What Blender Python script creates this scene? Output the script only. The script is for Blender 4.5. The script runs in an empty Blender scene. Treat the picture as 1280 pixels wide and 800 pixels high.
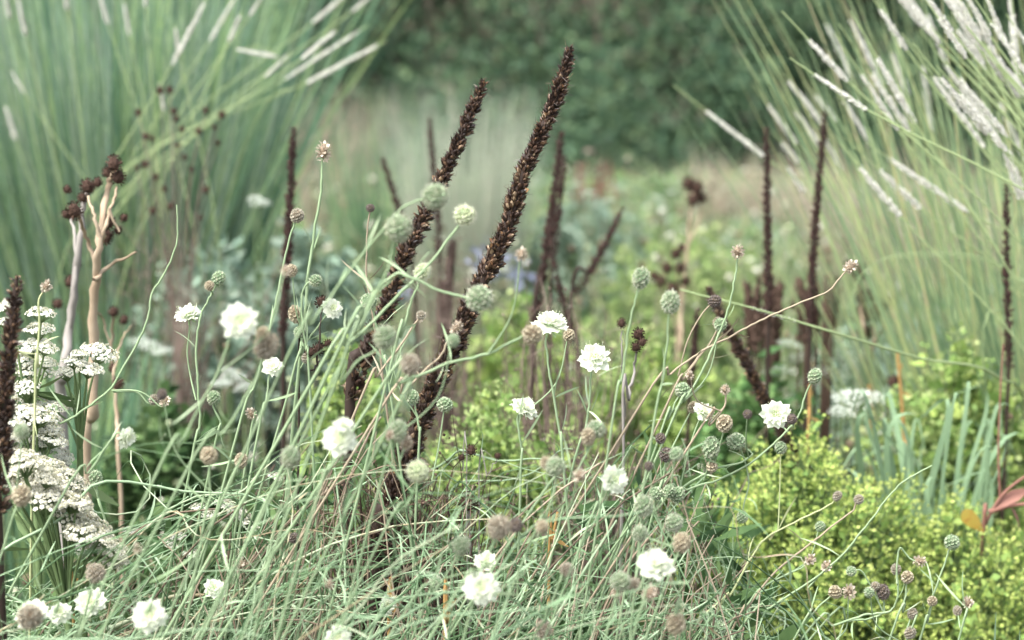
import bpy, math, random
import numpy as np
from mathutils import Vector, Matrix

rng = np.random.default_rng(11)
random.seed(11)
scn = bpy.context.scene
COL = scn.collection

# ------------------------------------------------------------------ camera, sky, sun, exposure
CAM = np.array([0.0, 0.0, 1.30]); PITCH = math.radians(11.4); LENS = 85.0; SENSOR = 36.0
cam_d = bpy.data.cameras.new('camera'); cam = bpy.data.objects.new('camera', cam_d); COL.objects.link(cam)
cam.location = CAM; cam.rotation_euler = (math.pi/2 - PITCH, 0, 0)
cam_d.lens = LENS; cam_d.sensor_width = SENSOR; cam_d.clip_start = 0.05; cam_d.clip_end = 1000
cam_d.dof.use_dof = True; cam_d.dof.focus_distance = 2.03; cam_d.dof.aperture_fstop = 6.0
scn.camera = cam

w = bpy.data.worlds.new('World'); scn.world = w; w.use_nodes = True
nt = w.node_tree; bg = nt.nodes['Background']
sky = nt.nodes.new('ShaderNodeTexSky'); sky.sky_type = 'NISHITA'; sky.sun_disc = False
sky.air_density = 1.0; sky.dust_density = 4.0; sky.ozone_density = 1.0
hs = nt.nodes.new('ShaderNodeHueSaturation'); hs.inputs['Saturation'].default_value = 0.42
nt.links.new(sky.outputs[0], hs.inputs['Color']); nt.links.new(hs.outputs[0], bg.inputs['Color'])
bg.inputs['Strength'].default_value = 0.15
sun_d = bpy.data.lights.new('sun', 'SUN'); sun = bpy.data.objects.new('sun', sun_d); COL.objects.link(sun)
sun_d.energy = 1.5; sun_d.angle = math.radians(25); sun_d.color = (1.0, 0.98, 0.92)
sdir = Vector((-0.45, -0.40, 1.05)).normalized()
sun.rotation_euler = sdir.to_track_quat('Z', 'Y').to_euler()
sky.sun_elevation = math.asin(sdir.z); sky.sun_rotation = math.atan2(sdir.x, sdir.y)
vs = scn.view_settings
vs.view_transform = 'Standard'; vs.look = 'None'; vs.gamma = 1.0; vs.exposure = 1.95; vs.use_curve_mapping = False
cy = scn.cycles
cy.use_denoising = True; cy.max_bounces = 8; cy.diffuse_bounces = 4; cy.transmission_bounces = 4; cy.glossy_bounces = 2
cy.caustics_reflective = False; cy.caustics_refractive = False

# ------------------------------------------------------------------ pixel of the 1280 x 800 photograph + distance -> point
SP, CP = math.sin(PITCH), math.cos(PITCH)
def P(px, py, Y):
    xn = (px-640)/1280*SENSOR/LENS; yn = -(py-400)/1280*SENSOR/LENS
    d = np.array([xn, CP+yn*SP, -SP+yn*CP])
    return CAM + d*(Y/d[1])
def PV(px, py, Y):
    px, py, Y = np.broadcast_arrays(np.asarray(px, float), np.asarray(py, float), np.asarray(Y, float))
    xn = (px-640)/1280*SENSOR/LENS; yn = -(py-400)/1280*SENSOR/LENS
    d = np.stack([xn, CP+yn*SP, -SP+yn*CP], -1)
    return CAM + d*(Y/d[..., 1])[..., None]
def PXM(Y): return 1280/(SENSOR/LENS*Y/CP)*1.0         # pixels per metre at distance Y

# ------------------------------------------------------------------ materials
MATS = {}
def mat(name, cols, transl=0.25, rough=0.6, spec=0.12, noise=0.25, nscale=60.0, bump=0.0, rnd=True):
    """cols: list of (position, rgb): the colours the pieces of the material vary between, piece by piece"""
    if name in MATS: return MATS[name]
    m = bpy.data.materials.new(name); m.use_nodes = True
    t = m.node_tree; b = t.nodes['Principled BSDF']; out = t.nodes['Material Output']
    geo = t.nodes.new('ShaderNodeNewGeometry'); ramp = t.nodes.new('ShaderNodeValToRGB')
    tc = t.nodes.new('ShaderNodeTexCoord'); nz = t.nodes.new('ShaderNodeTexNoise'); nz.inputs['Scale'].default_value = nscale
    nz.inputs['Detail'].default_value = 3.0
    t.links.new(tc.outputs['Object'], nz.inputs['Vector'])
    mx = t.nodes.new('ShaderNodeMath'); mx.operation = 'MULTIPLY_ADD'
    mx.inputs[1].default_value = noise*2; 
    t.links.new(nz.outputs['Fac'], mx.inputs[0])
    sub = t.nodes.new('ShaderNodeMath'); sub.operation = 'SUBTRACT'; sub.inputs[1].default_value = noise
    if rnd: t.links.new(geo.outputs['Random Per Island'], sub.inputs[0])
    else: sub.inputs[0].default_value = 0.5
    t.links.new(sub.outputs[0], mx.inputs[2]); t.links.new(mx.outputs[0], ramp.inputs['Fac'])
    el = ramp.color_ramp.elements
    while len(el) > 1: el.remove(el[-1])
    el[0].position = cols[0][0]; el[0].color = (*cols[0][1], 1)
    for p, c in cols[1:]:
        e = el.new(p); e.color = (*c, 1)
    t.links.new(ramp.outputs[0], b.inputs['Base Color'])
    b.inputs['Roughness'].default_value = rough
    b.inputs['Specular IOR Level'].default_value = spec
    if bump:
        bp = t.nodes.new('ShaderNodeBump'); bp.inputs['Strength'].default_value = bump; bp.inputs['Distance'].default_value = 0.002
        t.links.new(nz.outputs['Fac'], bp.inputs['Height']); t.links.new(bp.outputs[0], b.inputs['Normal'])
    if transl > 0:
        tr = t.nodes.new('ShaderNodeBsdfTranslucent'); ms = t.nodes.new('ShaderNodeMixShader'); ms.inputs[0].default_value = transl
        t.links.new(ramp.outputs[0], tr.inputs['Color']); t.links.new(b.outputs[0], ms.inputs[1]); t.links.new(tr.outputs[0], ms.inputs[2])
        t.links.new(ms.outputs[0], out.inputs['Surface'])
    MATS[name] = m; return m

def even(*cs): return [(i/(max(1, len(cs)-1)), c) for i, c in enumerate(cs)]
M_STEM = mat('scabious_stem_green', even((.14,.21,.10),(.24,.33,.185),(.35,.43,.275)), 0.15, .55)
M_STEMY = mat('scabious_stem_yellow', even((.30,.36,.16),(.42,.44,.25)), 0.1, .6)
M_STEMB = mat('scabious_stem_brown', even((.20,.16,.11),(.33,.28,.20)), 0.0, .7)
M_TANGLE = mat('tangle_green', [(0,(.04,.08,.035)),(.25,(.12,.20,.095)),(.5,(.22,.33,.19)),(.78,(.33,.44,.28)),(.92,(.45,.50,.34)),(1,(.36,.29,.18))], 0.2, .55)
M_PETAL = mat('petal_cream', even((.66,.70,.56),(.76,.78,.69)), 0.4, .7, .15)
M_FLORET = mat('floret_centre', even((.62,.70,.42),(.80,.84,.62)), 0.3, .7, .15)
M_CALYX = mat('calyx_green', even((.20,.30,.14),(.32,.42,.22)), 0.2)
M_HEADG = mat('seed_green', even((.24,.34,.20),(.32,.41,.26),(.42,.46,.32)), 0.2, .7)
M_HEADT = mat('seed_tan', even((.35,.31,.21),(.50,.45,.33)), 0.2, .8)
M_HEADP = mat('seed_pinkgrey', even((.28,.27,.21),(.42,.39,.32)), 0.2, .8)
M_HEADD = mat('seed_dark', even((.10,.09,.08),(.22,.19,.17)), 0.1, .8)
M_BRG = mat('bristle_pale', even((.55,.58,.44),(.70,.70,.58)), 0.4, .7)
M_BRT = mat('bristle_tan', even((.50,.43,.33),(.68,.60,.48)), 0.4, .7)
M_BRD = mat('bristle_dark', even((.10,.07,.06),(.25,.18,.15)), 0.2, .7)
M_POD = mat('pod_brown', [(0,(.018,.012,.010)),(.45,(.040,.023,.017)),(.75,(.075,.042,.027)),(.92,(.14,.085,.05)),(1,(.30,.22,.14))], 0.0, .4, .5, .32, 45)
M_PODIN = mat('pod_lining', even((.10,.05,.025),(.26,.15,.07)), 0.0, .5, .4)
M_SPSTEM = mat('spike_stem', even((.020,.014,.012),(.05,.035,.028)), 0.0, .6)
M_PODFAR = mat('pod_brown_far', even((.035,.018,.016),(.065,.035,.030)), 0.0, .6)
M_DRY = mat('dry_stalk', even((.17,.12,.08),(.29,.22,.15),(.42,.34,.25)), 0.0, .75, .2, .5, 40, .3)
M_DRYG = mat('dry_stalk_grey', even((.16,.145,.13),(.28,.26,.235)), 0.0, .8, .2, .5, 40, .3)
M_DRYHEAD = mat('dry_head', even((.018,.012,.010),(.07,.04,.028)), 0.0, .8)
M_YAR = mat('yarrow_white', [(0,(.50,.49,.40)),(.35,(.62,.62,.54)),(1,(.74,.75,.68))], 0.3, .7)
M_YARO = mat('yarrow_aged', [(0,(.42,.40,.31)),(.5,(.60,.58,.48)),(1,(.74,.73,.65))], 0.3, .7)
M_YARC = mat('yarrow_centre', even((.45,.42,.26),(.62,.60,.42)), 0.1, .8)
M_YSTEM = mat('yarrow_stem', even((.08,.13,.05),(.16,.22,.10)), 0.1)
M_GRASSL = mat('grass_bluegreen', [(0,(.06,.13,.08)),(.35,(.13,.23,.14)),(.7,(.22,.34,.18)),(1,(.36,.47,.18))], 0.3, .5)
M_GRASSR = mat('grass_glaucous', [(0,(.11,.18,.10)),(.4,(.21,.30,.16)),(.75,(.33,.41,.20)),(.92,(.44,.48,.22)),(1,(.46,.40,.24))], 0.3, .5)
M_CULM = mat('culm_green', even((.23,.31,.14),(.34,.41,.21)), 0.2, .5)
M_PLUME = mat('plume_white', even((.76,.75,.66),(.87,.86,.79),(.92,.91,.87)), 0.4, .8)
M_HEDGE = mat('hedge_leaf', [(0,(.045,.085,.055)),(.45,(.075,.135,.08)),(.8,(.115,.19,.10)),(1,(.20,.27,.14))], 0.3, .55, .12)
M_BARK = mat('bark', even((.10,.08,.06),(.18,.15,.12)), 0.0, .85)
M_BRACT = mat('bract_yellow', [(0,(.32,.43,.11)),(.5,(.42,.51,.14)),(1,(.51,.56,.19))], 0.35, .6)
M_BRACTF = mat('bract_green', [(0,(.16,.25,.08)),(.5,(.27,.36,.13)),(1,(.40,.46,.20))], 0.35, .6)
M_EUPH = mat('euphorbia_leaf', [(0,(.15,.25,.07)),(.5,(.26,.38,.11)),(1,(.38,.47,.14))], 0.35, .55)
M_GREY = mat('grey_leaf', even((.14,.21,.16),(.22,.31,.23),(.34,.42,.33)), 0.3, .7)
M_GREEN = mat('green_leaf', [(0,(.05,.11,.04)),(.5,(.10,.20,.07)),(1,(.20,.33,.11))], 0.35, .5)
M_PALEG = mat('fine_grass_pale', even((.24,.31,.22),(.36,.40,.30),(.48,.46,.38)), 0.3, .7)
M_PALEB = mat('fine_grass_blue', even((.16,.25,.19),(.27,.36,.27),(.42,.47,.36)), 0.35, .6)
M_BEIGE = mat('fine_grass_beige', even((.25,.24,.17),(.40,.35,.27),(.46,.34,.28)), 0.3, .7)
M_TWIG = mat('twig_brown', even((.07,.05,.042),(.15,.11,.09),(.26,.20,.165)), 0.0, .8)
M_DEADST = mat('dead_stem', even((.10,.075,.055),(.20,.155,.11),(.36,.30,.22)), 0.0, .8)
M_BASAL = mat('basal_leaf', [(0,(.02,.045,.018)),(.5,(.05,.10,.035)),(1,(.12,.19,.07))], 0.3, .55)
M_MEADST = mat('meadow_stem', even((.12,.17,.08),(.22,.26,.14),(.34,.29,.19)), .1)
M_MEADHD = mat('meadow_head', [(0,(.06,.045,.03)),(.3,(.18,.14,.09)),(.55,(.28,.34,.18)),(.8,(.48,.47,.36)),(1,(.62,.62,.52))], .2, .8)
M_RED = mat('russet_plume', even((.045,.03,.024),(.09,.058,.044),(.16,.105,.08)), 0.1, .8)
M_BLUE = mat('blue_petal', even((.20,.22,.33),(.32,.34,.44)), 0.3, .7)
M_UMB = mat('umbel_white', even((.55,.60,.52),(.74,.77,.70)), 0.3, .7)
M_UMBG = mat('umbel_green', even((.40,.47,.38),(.62,.66,.56)), 0.3, .7)
M_STRAP = mat('strap_leaf', even((.10,.18,.10),(.17,.26,.15),(.24,.33,.20)), 0.25, .55, .12)
M_ORANGE = mat('dead_orange', even((.30,.17,.06),(.44,.28,.11)), 0.2, .6)
M_LEAFOY = mat('leaf_turning', [(0,(.46,.40,.10)),(.5,(.58,.40,.09)),(.75,(.42,.17,.05)),(1,(.25,.06,.04))], 0.3, .5, .3, .9, 30, rnd=False)
M_REDSTEM = mat('red_stem', even((.13,.06,.045),(.26,.13,.10)), 0.0, .6)
M_LITTER = mat('litter', even((.05,.04,.03),(.11,.085,.06),(.22,.16,.10)), 0.1, .8)
def soil_mat():
    m = mat('soil', [(0,(.025,.022,.016)),(.5,(.06,.055,.035)),(1,(.10,.09,.05))], 0, .95, .1, .9, 8, .6, rnd=False); return m
M_SOIL = soil_mat()

# ------------------------------------------------------------------ mesh builders
def unit(v):
    v = np.asarray(v, float); return v/np.maximum(np.linalg.norm(v, axis=-1, keepdims=True), 1e-12)
class MB:
    def __init__(s): s.v, s.f, s.m, s.n = [], [], [], 0
    def add(s, v, f, m=0):
        v = np.asarray(v, float).reshape(-1, 3); f = np.asarray(f, np.int64)
        s.v.append(v); s.f.append(f+s.n); s.m.append(np.full(len(f), m)); s.n += len(v)
    def mesh(s, name, mats, smooth=True, origin=(0, 0, 0)):
        me = bpy.data.meshes.new(name)
        v = np.concatenate(s.v) - np.asarray(origin, float)
        lt = np.concatenate([np.full(len(f), f.shape[1]) for f in s.f]); lp = np.concatenate([f.ravel() for f in s.f])
        me.vertices.add(len(v)); me.vertices.foreach_set('co', v.astype(np.float32).ravel())
        me.loops.add(len(lp)); me.loops.foreach_set('vertex_index', lp.astype(np.int32))
        me.polygons.add(len(lt)); ls = np.concatenate([[0], np.cumsum(lt)[:-1]])
        me.polygons.foreach_set('loop_start', ls.astype(np.int32))
        me.polygons.foreach_set('material_index', np.concatenate(s.m).astype(np.int32))
        me.polygons.foreach_set('use_smooth', np.full(len(lt), smooth))
        for m in (mats if isinstance(mats, (list, tuple)) else [mats]): me.materials.append(m)
        me.update(calc_edges=True); return me
def frames(d, roll=None):
    """rotation matrices (N,3,3) whose z column is d"""
    z = unit(d); n = len(z)
    a = np.where(np.abs(z[:, 2:3]) < .95, np.array([[0, 0, 1.]]), np.array([[1., 0, 0]]))
    x = unit(np.cross(a, z)); y = np.cross(z, x)
    if roll is None: roll = rng.uniform(0, 2*np.pi, n)
    c, s = np.cos(roll)[:, None], np.sin(roll)[:, None]
    return np.stack([x*c+y*s, y*c-x*s, z], -1)
def scatter(mb, tmpl, pos, R, scale, m=0):
    tv, tf = tmpl; pos = np.asarray(pos); n = len(pos)
    sc = np.broadcast_to(np.asarray(scale, float).reshape(-1, 1, 1) if np.ndim(scale) < 2 else np.asarray(scale)[:, None, :], (n, 1, 1) if np.ndim(scale) < 2 else (n, 1, 3))
    V = np.einsum('nij,nkj->nki', R, tv[None]*sc) + pos[:, None]
    F = (tf[None]+(np.arange(n)*len(tv))[:, None, None]).reshape(-1, tf.shape[1])
    mb.add(V.reshape(-1, 3), F, m)
def tubes(mb, paths, radii, n=5, m=0):
    paths = np.asarray(paths, float); N, K, _ = paths.shape
    radii = np.broadcast_to(np.asarray(radii, float), (N, K))
    t = unit(np.gradient(paths, axis=1))
    ref = unit(np.cross(t.mean(1) + 1e-6, np.array([.31, .52, .12])))[:, None]
    x = unit(np.cross(t, ref)); y = np.cross(t, x)
    a = np.arange(n)*2*np.pi/n
    ring = paths[:, :, None] + radii[:, :, None, None]*(np.cos(a)[:, None]*x[:, :, None] + np.sin(a)[:, None]*y[:, :, None])
    idx = np.arange(N*K*n).reshape(N, K, n)
    q = np.stack([idx[:, :-1], np.roll(idx, -1, 2)[:, :-1], np.roll(idx, -1, 2)[:, 1:], idx[:, 1:]], -1).reshape(-1, 4)
    mb.add(ring.reshape(-1, 3), q, m)
def ribbons(mb, paths, widths, side=None, m=0, fold=0.0):
    paths = np.asarray(paths, float); N, K, _ = paths.shape
    widths = np.broadcast_to(np.asarray(widths, float), (N, K))
    t = unit(np.gradient(paths, axis=1))
    if side is None:
        a = rng.uniform(0, 2*np.pi, N); side = np.stack([np.cos(a), np.sin(a), 0*a], -1)
    s = unit(side[:, None] - t*np.sum(side[:, None]*t, -1, keepdims=True))
    v = np.stack([paths - s*widths[..., None]/2, paths + s*widths[..., None]/2], 2)
    idx = np.arange(N*K*2).reshape(N, K, 2)
    q = np.stack([idx[:, :-1, 0], idx[:, :-1, 1], idx[:, 1:, 1], idx[:, 1:, 0]], -1).reshape(-1, 4)
    mb.add(v.reshape(-1, 3), q, m)
def bez(p0, p1, p2, K=9):
    t = np.linspace(0, 1, K)[None, :, None]
    return p0[:, None]*(1-t)**2 + 2*p1[:, None]*t*(1-t) + p2[:, None]*t*t
def spline(pts, per=5):
    """Catmull-Rom through the points"""
    p = np.asarray(pts, float); p = np.vstack([2*p[0]-p[1], p, 2*p[-1]-p[-2]]); out = []
    for i in range(1, len(p)-2):
        for k in range(per):
            t = k/per
            out.append(.5*(2*p[i]+(p[i+1]-p[i-1])*t+(2*p[i-1]-5*p[i]+4*p[i+1]-p[i+2])*t*t+(3*p[i]-p[i-1]-3*p[i+1]+p[i+2])*t**3))
    out.append(p[-2]); return np.array(out)
def revolve(prof, n=8, cap=True):
    """profile [(r,z)] -> (verts, quads)"""
    a = np.arange(n)*2*np.pi/n
    v = np.concatenate([np.stack([r*np.cos(a), r*np.sin(a), np.full(n, z)], -1) for r, z in prof])
    f = []
    for k in range(len(prof)-1):
        for i in range(n):
            j = (i+1) % n; f.append((k*n+i, k*n+j, (k+1)*n+j, (k+1)*n+i))
    return v, np.array(f)
def fib(n):
    i = np.arange(n)+.5; ph = np.arccos(1-2*i/n); th = np.pi*(1+5**.5)*i
    return np.stack([np.cos(th)*np.sin(ph), np.sin(th)*np.sin(ph), np.cos(ph)], -1)
def leaf_t(w=.4, bend=.15, cup=.1):
    """a leaf from the origin along +z, unit length: 2 x 4 quads with a midrib fold"""
    z = np.array([0, .3, .62, .86, 1.]); ww = np.array([.12, .85, 1, .55, .04])*w/2
    y = -bend*z**2
    v = np.concatenate([np.stack([-ww, y+cup*ww, z], -1), np.stack([0*z, y, z], -1), np.stack([ww, y+cup*ww, z], -1)])
    f = [(c*5+k, c*5+5+k, c*5+6+k, c*5+1+k) for c in (0, 1) for k in range(4)]
    return v, np.array(f)
def quadleaf(w=.5, bend=.2):
    v = np.array([[-.06*w, 0, 0], [.06*w, 0, 0], [-w/2, -bend*.3, .5], [w/2, -bend*.3, .5], [-.08*w, -bend, 1], [.08*w, -bend, 1]])
    return v, np.array([(0, 1, 3, 2), (2, 3, 5, 4)])
LEAF, QLEAF, NLEAF, TINY = leaf_t(), quadleaf(), quadleaf(.22, .15), quadleaf(.8, .25)
ELL = revolve([(.02, -.5), (.33, -.36), (.5, 0), (.33, .36), (.02, .5)], 6)
ELLS = revolve([(.03, -.5), (.5, -.1), (.03, .5)], 4)

# ------------------------------------------------------------------ things, parts, tags
def prop(o, label=None, cat=None, group=None, kind=None):
    for k, v in (('label', label), ('category', cat), ('group', group), ('kind', kind)):
        if v: o[k] = v
    return o
def thing(name, label, cat, loc, group=None):
    o = bpy.data.objects.new(name, None); COL.objects.link(o); o.location = Vector(loc); o.empty_display_size = .05
    return prop(o, label, cat, group)
def part(name, mb, mats, parent, smooth=True):
    """mesh in world coordinates -> child of an unrotated Empty"""
    org = np.array(parent.location) if parent.parent is None else np.array(parent.parent.location)
    me = mb.mesh(name, mats, smooth, org)
    o = bpy.data.objects.new(name, me); COL.objects.link(o); o.parent = parent; return o
def put(name, me, parent, pos, d, s, roll=None):
    """shared mesh as a child at a world position, z axis along d"""
    o = bpy.data.objects.new(name, me); COL.objects.link(o); o.parent = parent
    R = frames(np.array([d], float), None if roll is None else np.array([roll]))[0]
    M = Matrix([list(map(float, r)) for r in R]).to_4x4()
    S = Matrix.Diagonal((*(s if np.ndim(s) else (s, s, s)), 1.0))
    root = parent
    while root.parent: root = root.parent
    o.matrix_local = Matrix.Translation(Vector(np.asarray(pos)-np.array(root.location))) @ M @ S
    return o
def single(name, mb, mats, loc, label=None, cat=None, group=None, kind=None, smooth=True):
    o = bpy.data.objects.new(name, mb.mesh(name, mats, smooth, loc)); COL.objects.link(o); o.location = Vector(loc)
    return prop(o, label, cat, group, kind)

# ------------------------------------------------------------------ ground
mb = MB(); gx = np.concatenate([[-150, -60, -20], np.linspace(-8, 8, 65), [20, 60, 150]]); gy = np.concatenate([[-100, -20, -5], np.linspace(0, 14, 57), [25, 60, 200]])
X, Y = np.meshgrid(gx, gy, indexing='ij'); Z = np.where((abs(X) < 9) & (Y > -1) & (Y < 15), .02*np.sin(3.1*X+1)*np.cos(2.3*Y)+.012*np.sin(7*X)*np.sin(6*Y), 0)-.02
idx = np.arange(X.size).reshape(X.shape)
mb.add(np.stack([X, Y, Z], -1).reshape(-1, 3), np.stack([idx[:-1, :-1], idx[1:, :-1], idx[1:, 1:], idx[:-1, 1:]], -1).reshape(-1, 4))
single('ground', mb, M_SOIL, (0, 0, 0), kind='structure')

# ------------------------------------------------------------------ hedge along the back
def hedge():
    t = thing('hedge', 'tall dense dark green hedge closing the back of the garden', 'hedge', (0, 9.6, 0))
    n = 170000
    x = rng.uniform(-5.5, 5.5, n); z = rng.uniform(0.02, 2.3, n)
    relief = lambda x, z: -.30*z+.20*np.sin(2.1*x+1.3)*np.cos(2.7*z+.6) + .10*np.sin(5.3*x+.4)*np.sin(4.9*z+2*np.sin(1.7*x)) + .10*np.sin(11*x+3*z)*np.cos(9*z)
    lump = relief(x, z)
    depth = np.abs(rng.normal(0, .16, n))
    y = 9.25 - lump + depth - .10*(z < .5)*(0.5-z)
    pos = np.stack([x, y, z], -1)
    d = unit(np.stack([rng.normal(0, .7, n), -rng.uniform(.2, 1.2, n), rng.normal(.1, .7, n)], -1))
    mb = MB(); scatter(mb, QLEAF, pos, frames(d), rng.uniform(.02, .042, n)); part('foliage', mb, M_HEDGE, t)
    # inner twigs and trunks
    mb = MB(); m = 500
    p0 = np.stack([rng.uniform(-5.4, 5.4, m), np.full(m, 9.75), rng.uniform(0, .6, m)], -1)
    p2 = p0 + np.stack([rng.normal(0, .3, m), rng.uniform(-.1, .2, m), rng.uniform(.4, 1.4, m)], -1)
    tubes(mb, bez(p0, (p0+p2)/2+rng.normal(0, .08, (m, 3)), p2, 6), np.linspace(.016, .004, 6)[None], 4)
    part('branches', mb, M_BARK, t)
    mb = MB(); k = 80000                                     # inner leaves that close the hedge
    ix, iz = rng.uniform(-5.5, 5.5, k), rng.uniform(0, 2.25, k); pos = np.stack([ix, 9.25-relief(ix, iz)+rng.uniform(.22, .6, k), iz], -1)
    scatter(mb, QLEAF, pos, frames(unit(rng.normal(0, 1, (k, 3))+[0, -1.2, 0])), rng.uniform(.05, .09, k)); part('inner_foliage', mb, M_HEDGE, t)
hedge()

# ------------------------------------------------------------------ low plants between the beds (uncountable)
def cover(name, n, xr, yr, hfun, tmpl, size, m, kind='stuff', up=.8):
    x = rng.uniform(*xr, n); y = rng.uniform(*yr, n)
    keep = np.abs(x) < .30*y + .5; x, y = x[keep], y[keep]; n = len(x)
    h = hfun(x, y); z = h*rng.uniform(.15, 1, n)**.6
    d = unit(np.stack([rng.normal(0, .6, n), rng.normal(-.15, .6, n), np.full(n, up)], -1))
    mb = MB(); scatter(mb, tmpl, np.stack([x, y, z], -1), frames(d), rng.uniform(*size, n))
    single(name, mb, m, (0, 0, 0), kind=kind)
cover('ground_cover_foliage', 26000, (-3, 3), (2.9, 9.0), lambda x, y: (.16+.07*np.sin(2.2*x+y)+.06*np.sin(4.3*x-2.9*y)+.03*np.sin(9*x+7*y))*np.interp(y, [3, 5.5, 9], [1, .8, .15]), TINY, (.02, .045), M_GREEN)
cover('grey_ground_cover_foliage', 15000, (-3, 3), (4.2, 9.0), lambda x, y: (.22+.10*np.sin(1.9*x+1.4*y+2)+.05*np.sin(5.3*x-2.1*y))*np.interp(y, [4, 6, 9], [1, .6, .1]), TINY, (.015, .035), M_GREY)
def sward():
    n = 9000; x = rng.uniform(-2.6, 2.6, n); y = rng.uniform(3.6, 9, n); k = np.abs(x) < .28*y+.4; x, y = x[k], y[k]; n = len(x)
    p0 = np.stack([x, y, 0*x], -1); h = rng.uniform(.18, .42, n)*np.interp(y, [3.6, 5.5, 9], [1, .7, .25]); ln = rng.normal(0, .12, (n, 2))
    p2 = p0+np.stack([ln[:, 0], ln[:, 1], h], -1); p1 = p0+np.stack([0*x, 0*x, h*.7], -1)
    mb = MB(); ribbons(mb, bez(p0, p1, p2, 5), np.array([.006, .006, .005, .004, .0008])[None]); single('meadow_grass', mb, M_GRASSR, (0, 0, 0), kind='stuff')
sward()
def meadow_stalks():
    n = 1500; x = rng.uniform(-1.6, 1.6, n); y = rng.uniform(2.75, 6.8, n); k = np.abs(x) < .26*y+.2; x, y = x[k], y[k]; n = len(x)
    h = rng.uniform(.30, .62, n)*np.interp(y, [2.7, 4, 7], [1.05, 1, .6]); p0 = np.stack([x, y, 0*x], -1); p2 = p0+np.stack([rng.normal(0, .07, n), rng.normal(0, .07, n), h], -1)
    path = bez(p0, (p0+p2)/2+np.stack([rng.normal(0, .03, n), 0*x, .05+0*x], -1), p2, 7)+rng.normal(0, .002, (n, 7, 3))
    mb = MB(); tubes(mb, path, np.full((1, 7), .0011), 3)
    e = rng.integers(0, n, n*3); a = path[e, rng.integers(3, 6, n*3)]; b = a+unit(rng.normal(0, .6, (n*3, 3))+[0, 0, 1])*rng.uniform(.03, .10, (n*3, 1)); tubes(mb, bez(a, (a+b)/2+rng.normal(0, .006, a.shape), b, 4), np.full((1, 4), .0007), 3)
    tips = np.concatenate([p2, b]); scatter(mb, ELL, tips, frames(rng.normal(0, 1, (len(tips), 3))+[0, 0, 1]), np.minimum(rng.gamma(2.0, .0035, len(tips)), .016), 1)
    single('meadow_undergrowth', mb, [M_MEADST, M_MEADHD], (0, 0, 0), kind='stuff')
meadow_stalks()
def litter():
    n = 5000; pos = np.stack([rng.uniform(-1.3, 1.3, n), rng.uniform(1.3, 4, n), rng.uniform(0, .04, n)], -1)
    mb = MB(); scatter(mb, QLEAF, pos, frames(unit(rng.normal(0, 1, (n, 3))*[1, 1, .3])), rng.uniform(.02, .05, n)); single('leaf_litter', mb, M_LITTER, (0, 0, 0), kind='stuff')
litter()

# ------------------------------------------------------------------ grass clumps
def fan(mb, base, n, rad, length, spread, droop, width, K=8, lean=(0, 0), m=0):
    a = rng.uniform(0, 2*np.pi, n); r = rad*np.sqrt(rng.uniform(0, 1, n))
    p0 = np.array(base)+np.stack([r*np.cos(a), r*np.sin(a), 0*a], -1)
    L = rng.uniform(*length, n); s = spread*rng.uniform(.05, 1, n)**.8
    aa = a+rng.normal(0, .5, n)
    out = np.stack([np.cos(aa)*s+lean[0]*rng.uniform(.4, 1.2, n), np.sin(aa)*s+lean[1], 0*a], -1)
    d = unit(out+[0, 0, 1]); p1 = p0+unit(out*.45+[0, 0, 1])*(L*.5)[:, None]
    p2 = p0+d*L[:, None]; p2[:, 2] -= droop*L*rng.uniform(.1, 1, n)*np.linalg.norm(out, axis=1)
    prof = np.interp(np.linspace(0, 1, K), [0, .3, .75, 1], [.8, 1, .7, .12])
    ribbons(mb, bez(p0, p1, p2, K), rng.uniform(*width, n)[:, None]*prof[None], m=m)
def plume_mesh(name, n=150, rad=.055, seed=0, m=None):
    """unit-length plume along +z: overlapping pointed spikelets"""
    r = np.random.default_rng(seed); mb = MB()
    z = r.uniform(0, 1, n); env = np.interp(z, [0, .12, .5, 1], [.55, 1, .85, .25])
    clump = .80+.22*np.sin(z*44+seed)+.15*np.sin(z*17+2*seed)
    a = r.uniform(0, 2*np.pi, n); rr = rad*env*clump*r.uniform(.25, 1, n)
    pos = np.stack([rr*np.cos(a), rr*np.sin(a), z], -1)
    d = unit(np.stack([np.cos(a)*.5, np.sin(a)*.5, np.ones(n)], -1))
    s = r.uniform(.5, 1.25, n)*rad*1.5
    scatter(mb, ELLS, pos, frames(d), np.stack([s*.55, s*.55, s*1.7], -1))
    k = r.integers(0, n, n); tubes(mb, np.stack([pos[k], pos[k]+d[k]*.03, pos[k]+d[k]*.06+r.normal(0, .008, (n, 3))], 1), np.array([[.003, .0025, .001]]), 3)
    tubes(mb, np.array([[[0, 0, 0], [0, 0, .5], [0, 0, 1.05]]]), np.array([[.012, .01, .003]]), 4)
    return mb.mesh(name, m or M_PLUME)
PLUMES = [plume_mesh('plume', 300, .034, s) for s in (1, 2, 3)]
THINPL = [plume_mesh('plume', 150, .026, s) for s in (4, 5)]
def culm_plume(root, base, tip, low, Y, plume=None, tail=0.25, rad=.0016, thick=1.0):
    """a culm from the clump's base that carries its plume between two photographed points"""
    Yb = base[1]
    a, b = P(*low, Y), P(*tip, Y)
    L = np.linalg.norm(b-a); d = unit(b-a)
    d0 = a-d*(.30*np.linalg.norm(a-base))
    path = spline([base, base*.55+d0*.45+np.array([0, 0, .05]), d0, a, b, b+d*L*tail], 5)
    mb = MB(); tubes(mb, path[None], np.linspace(rad, rad*.45, len(path))[None], 5)
    c = part('culm', mb, M_CULM, root)
    me = plume or random.choice(PLUMES); thick = thick*(11.5 if Y < 3 else 9.5)/(math.hypot(tip[0]-low[0], tip[1]-low[1])*.14)
    put('plume', me, c, a, d, (L*thick, L*thick, L))

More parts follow.
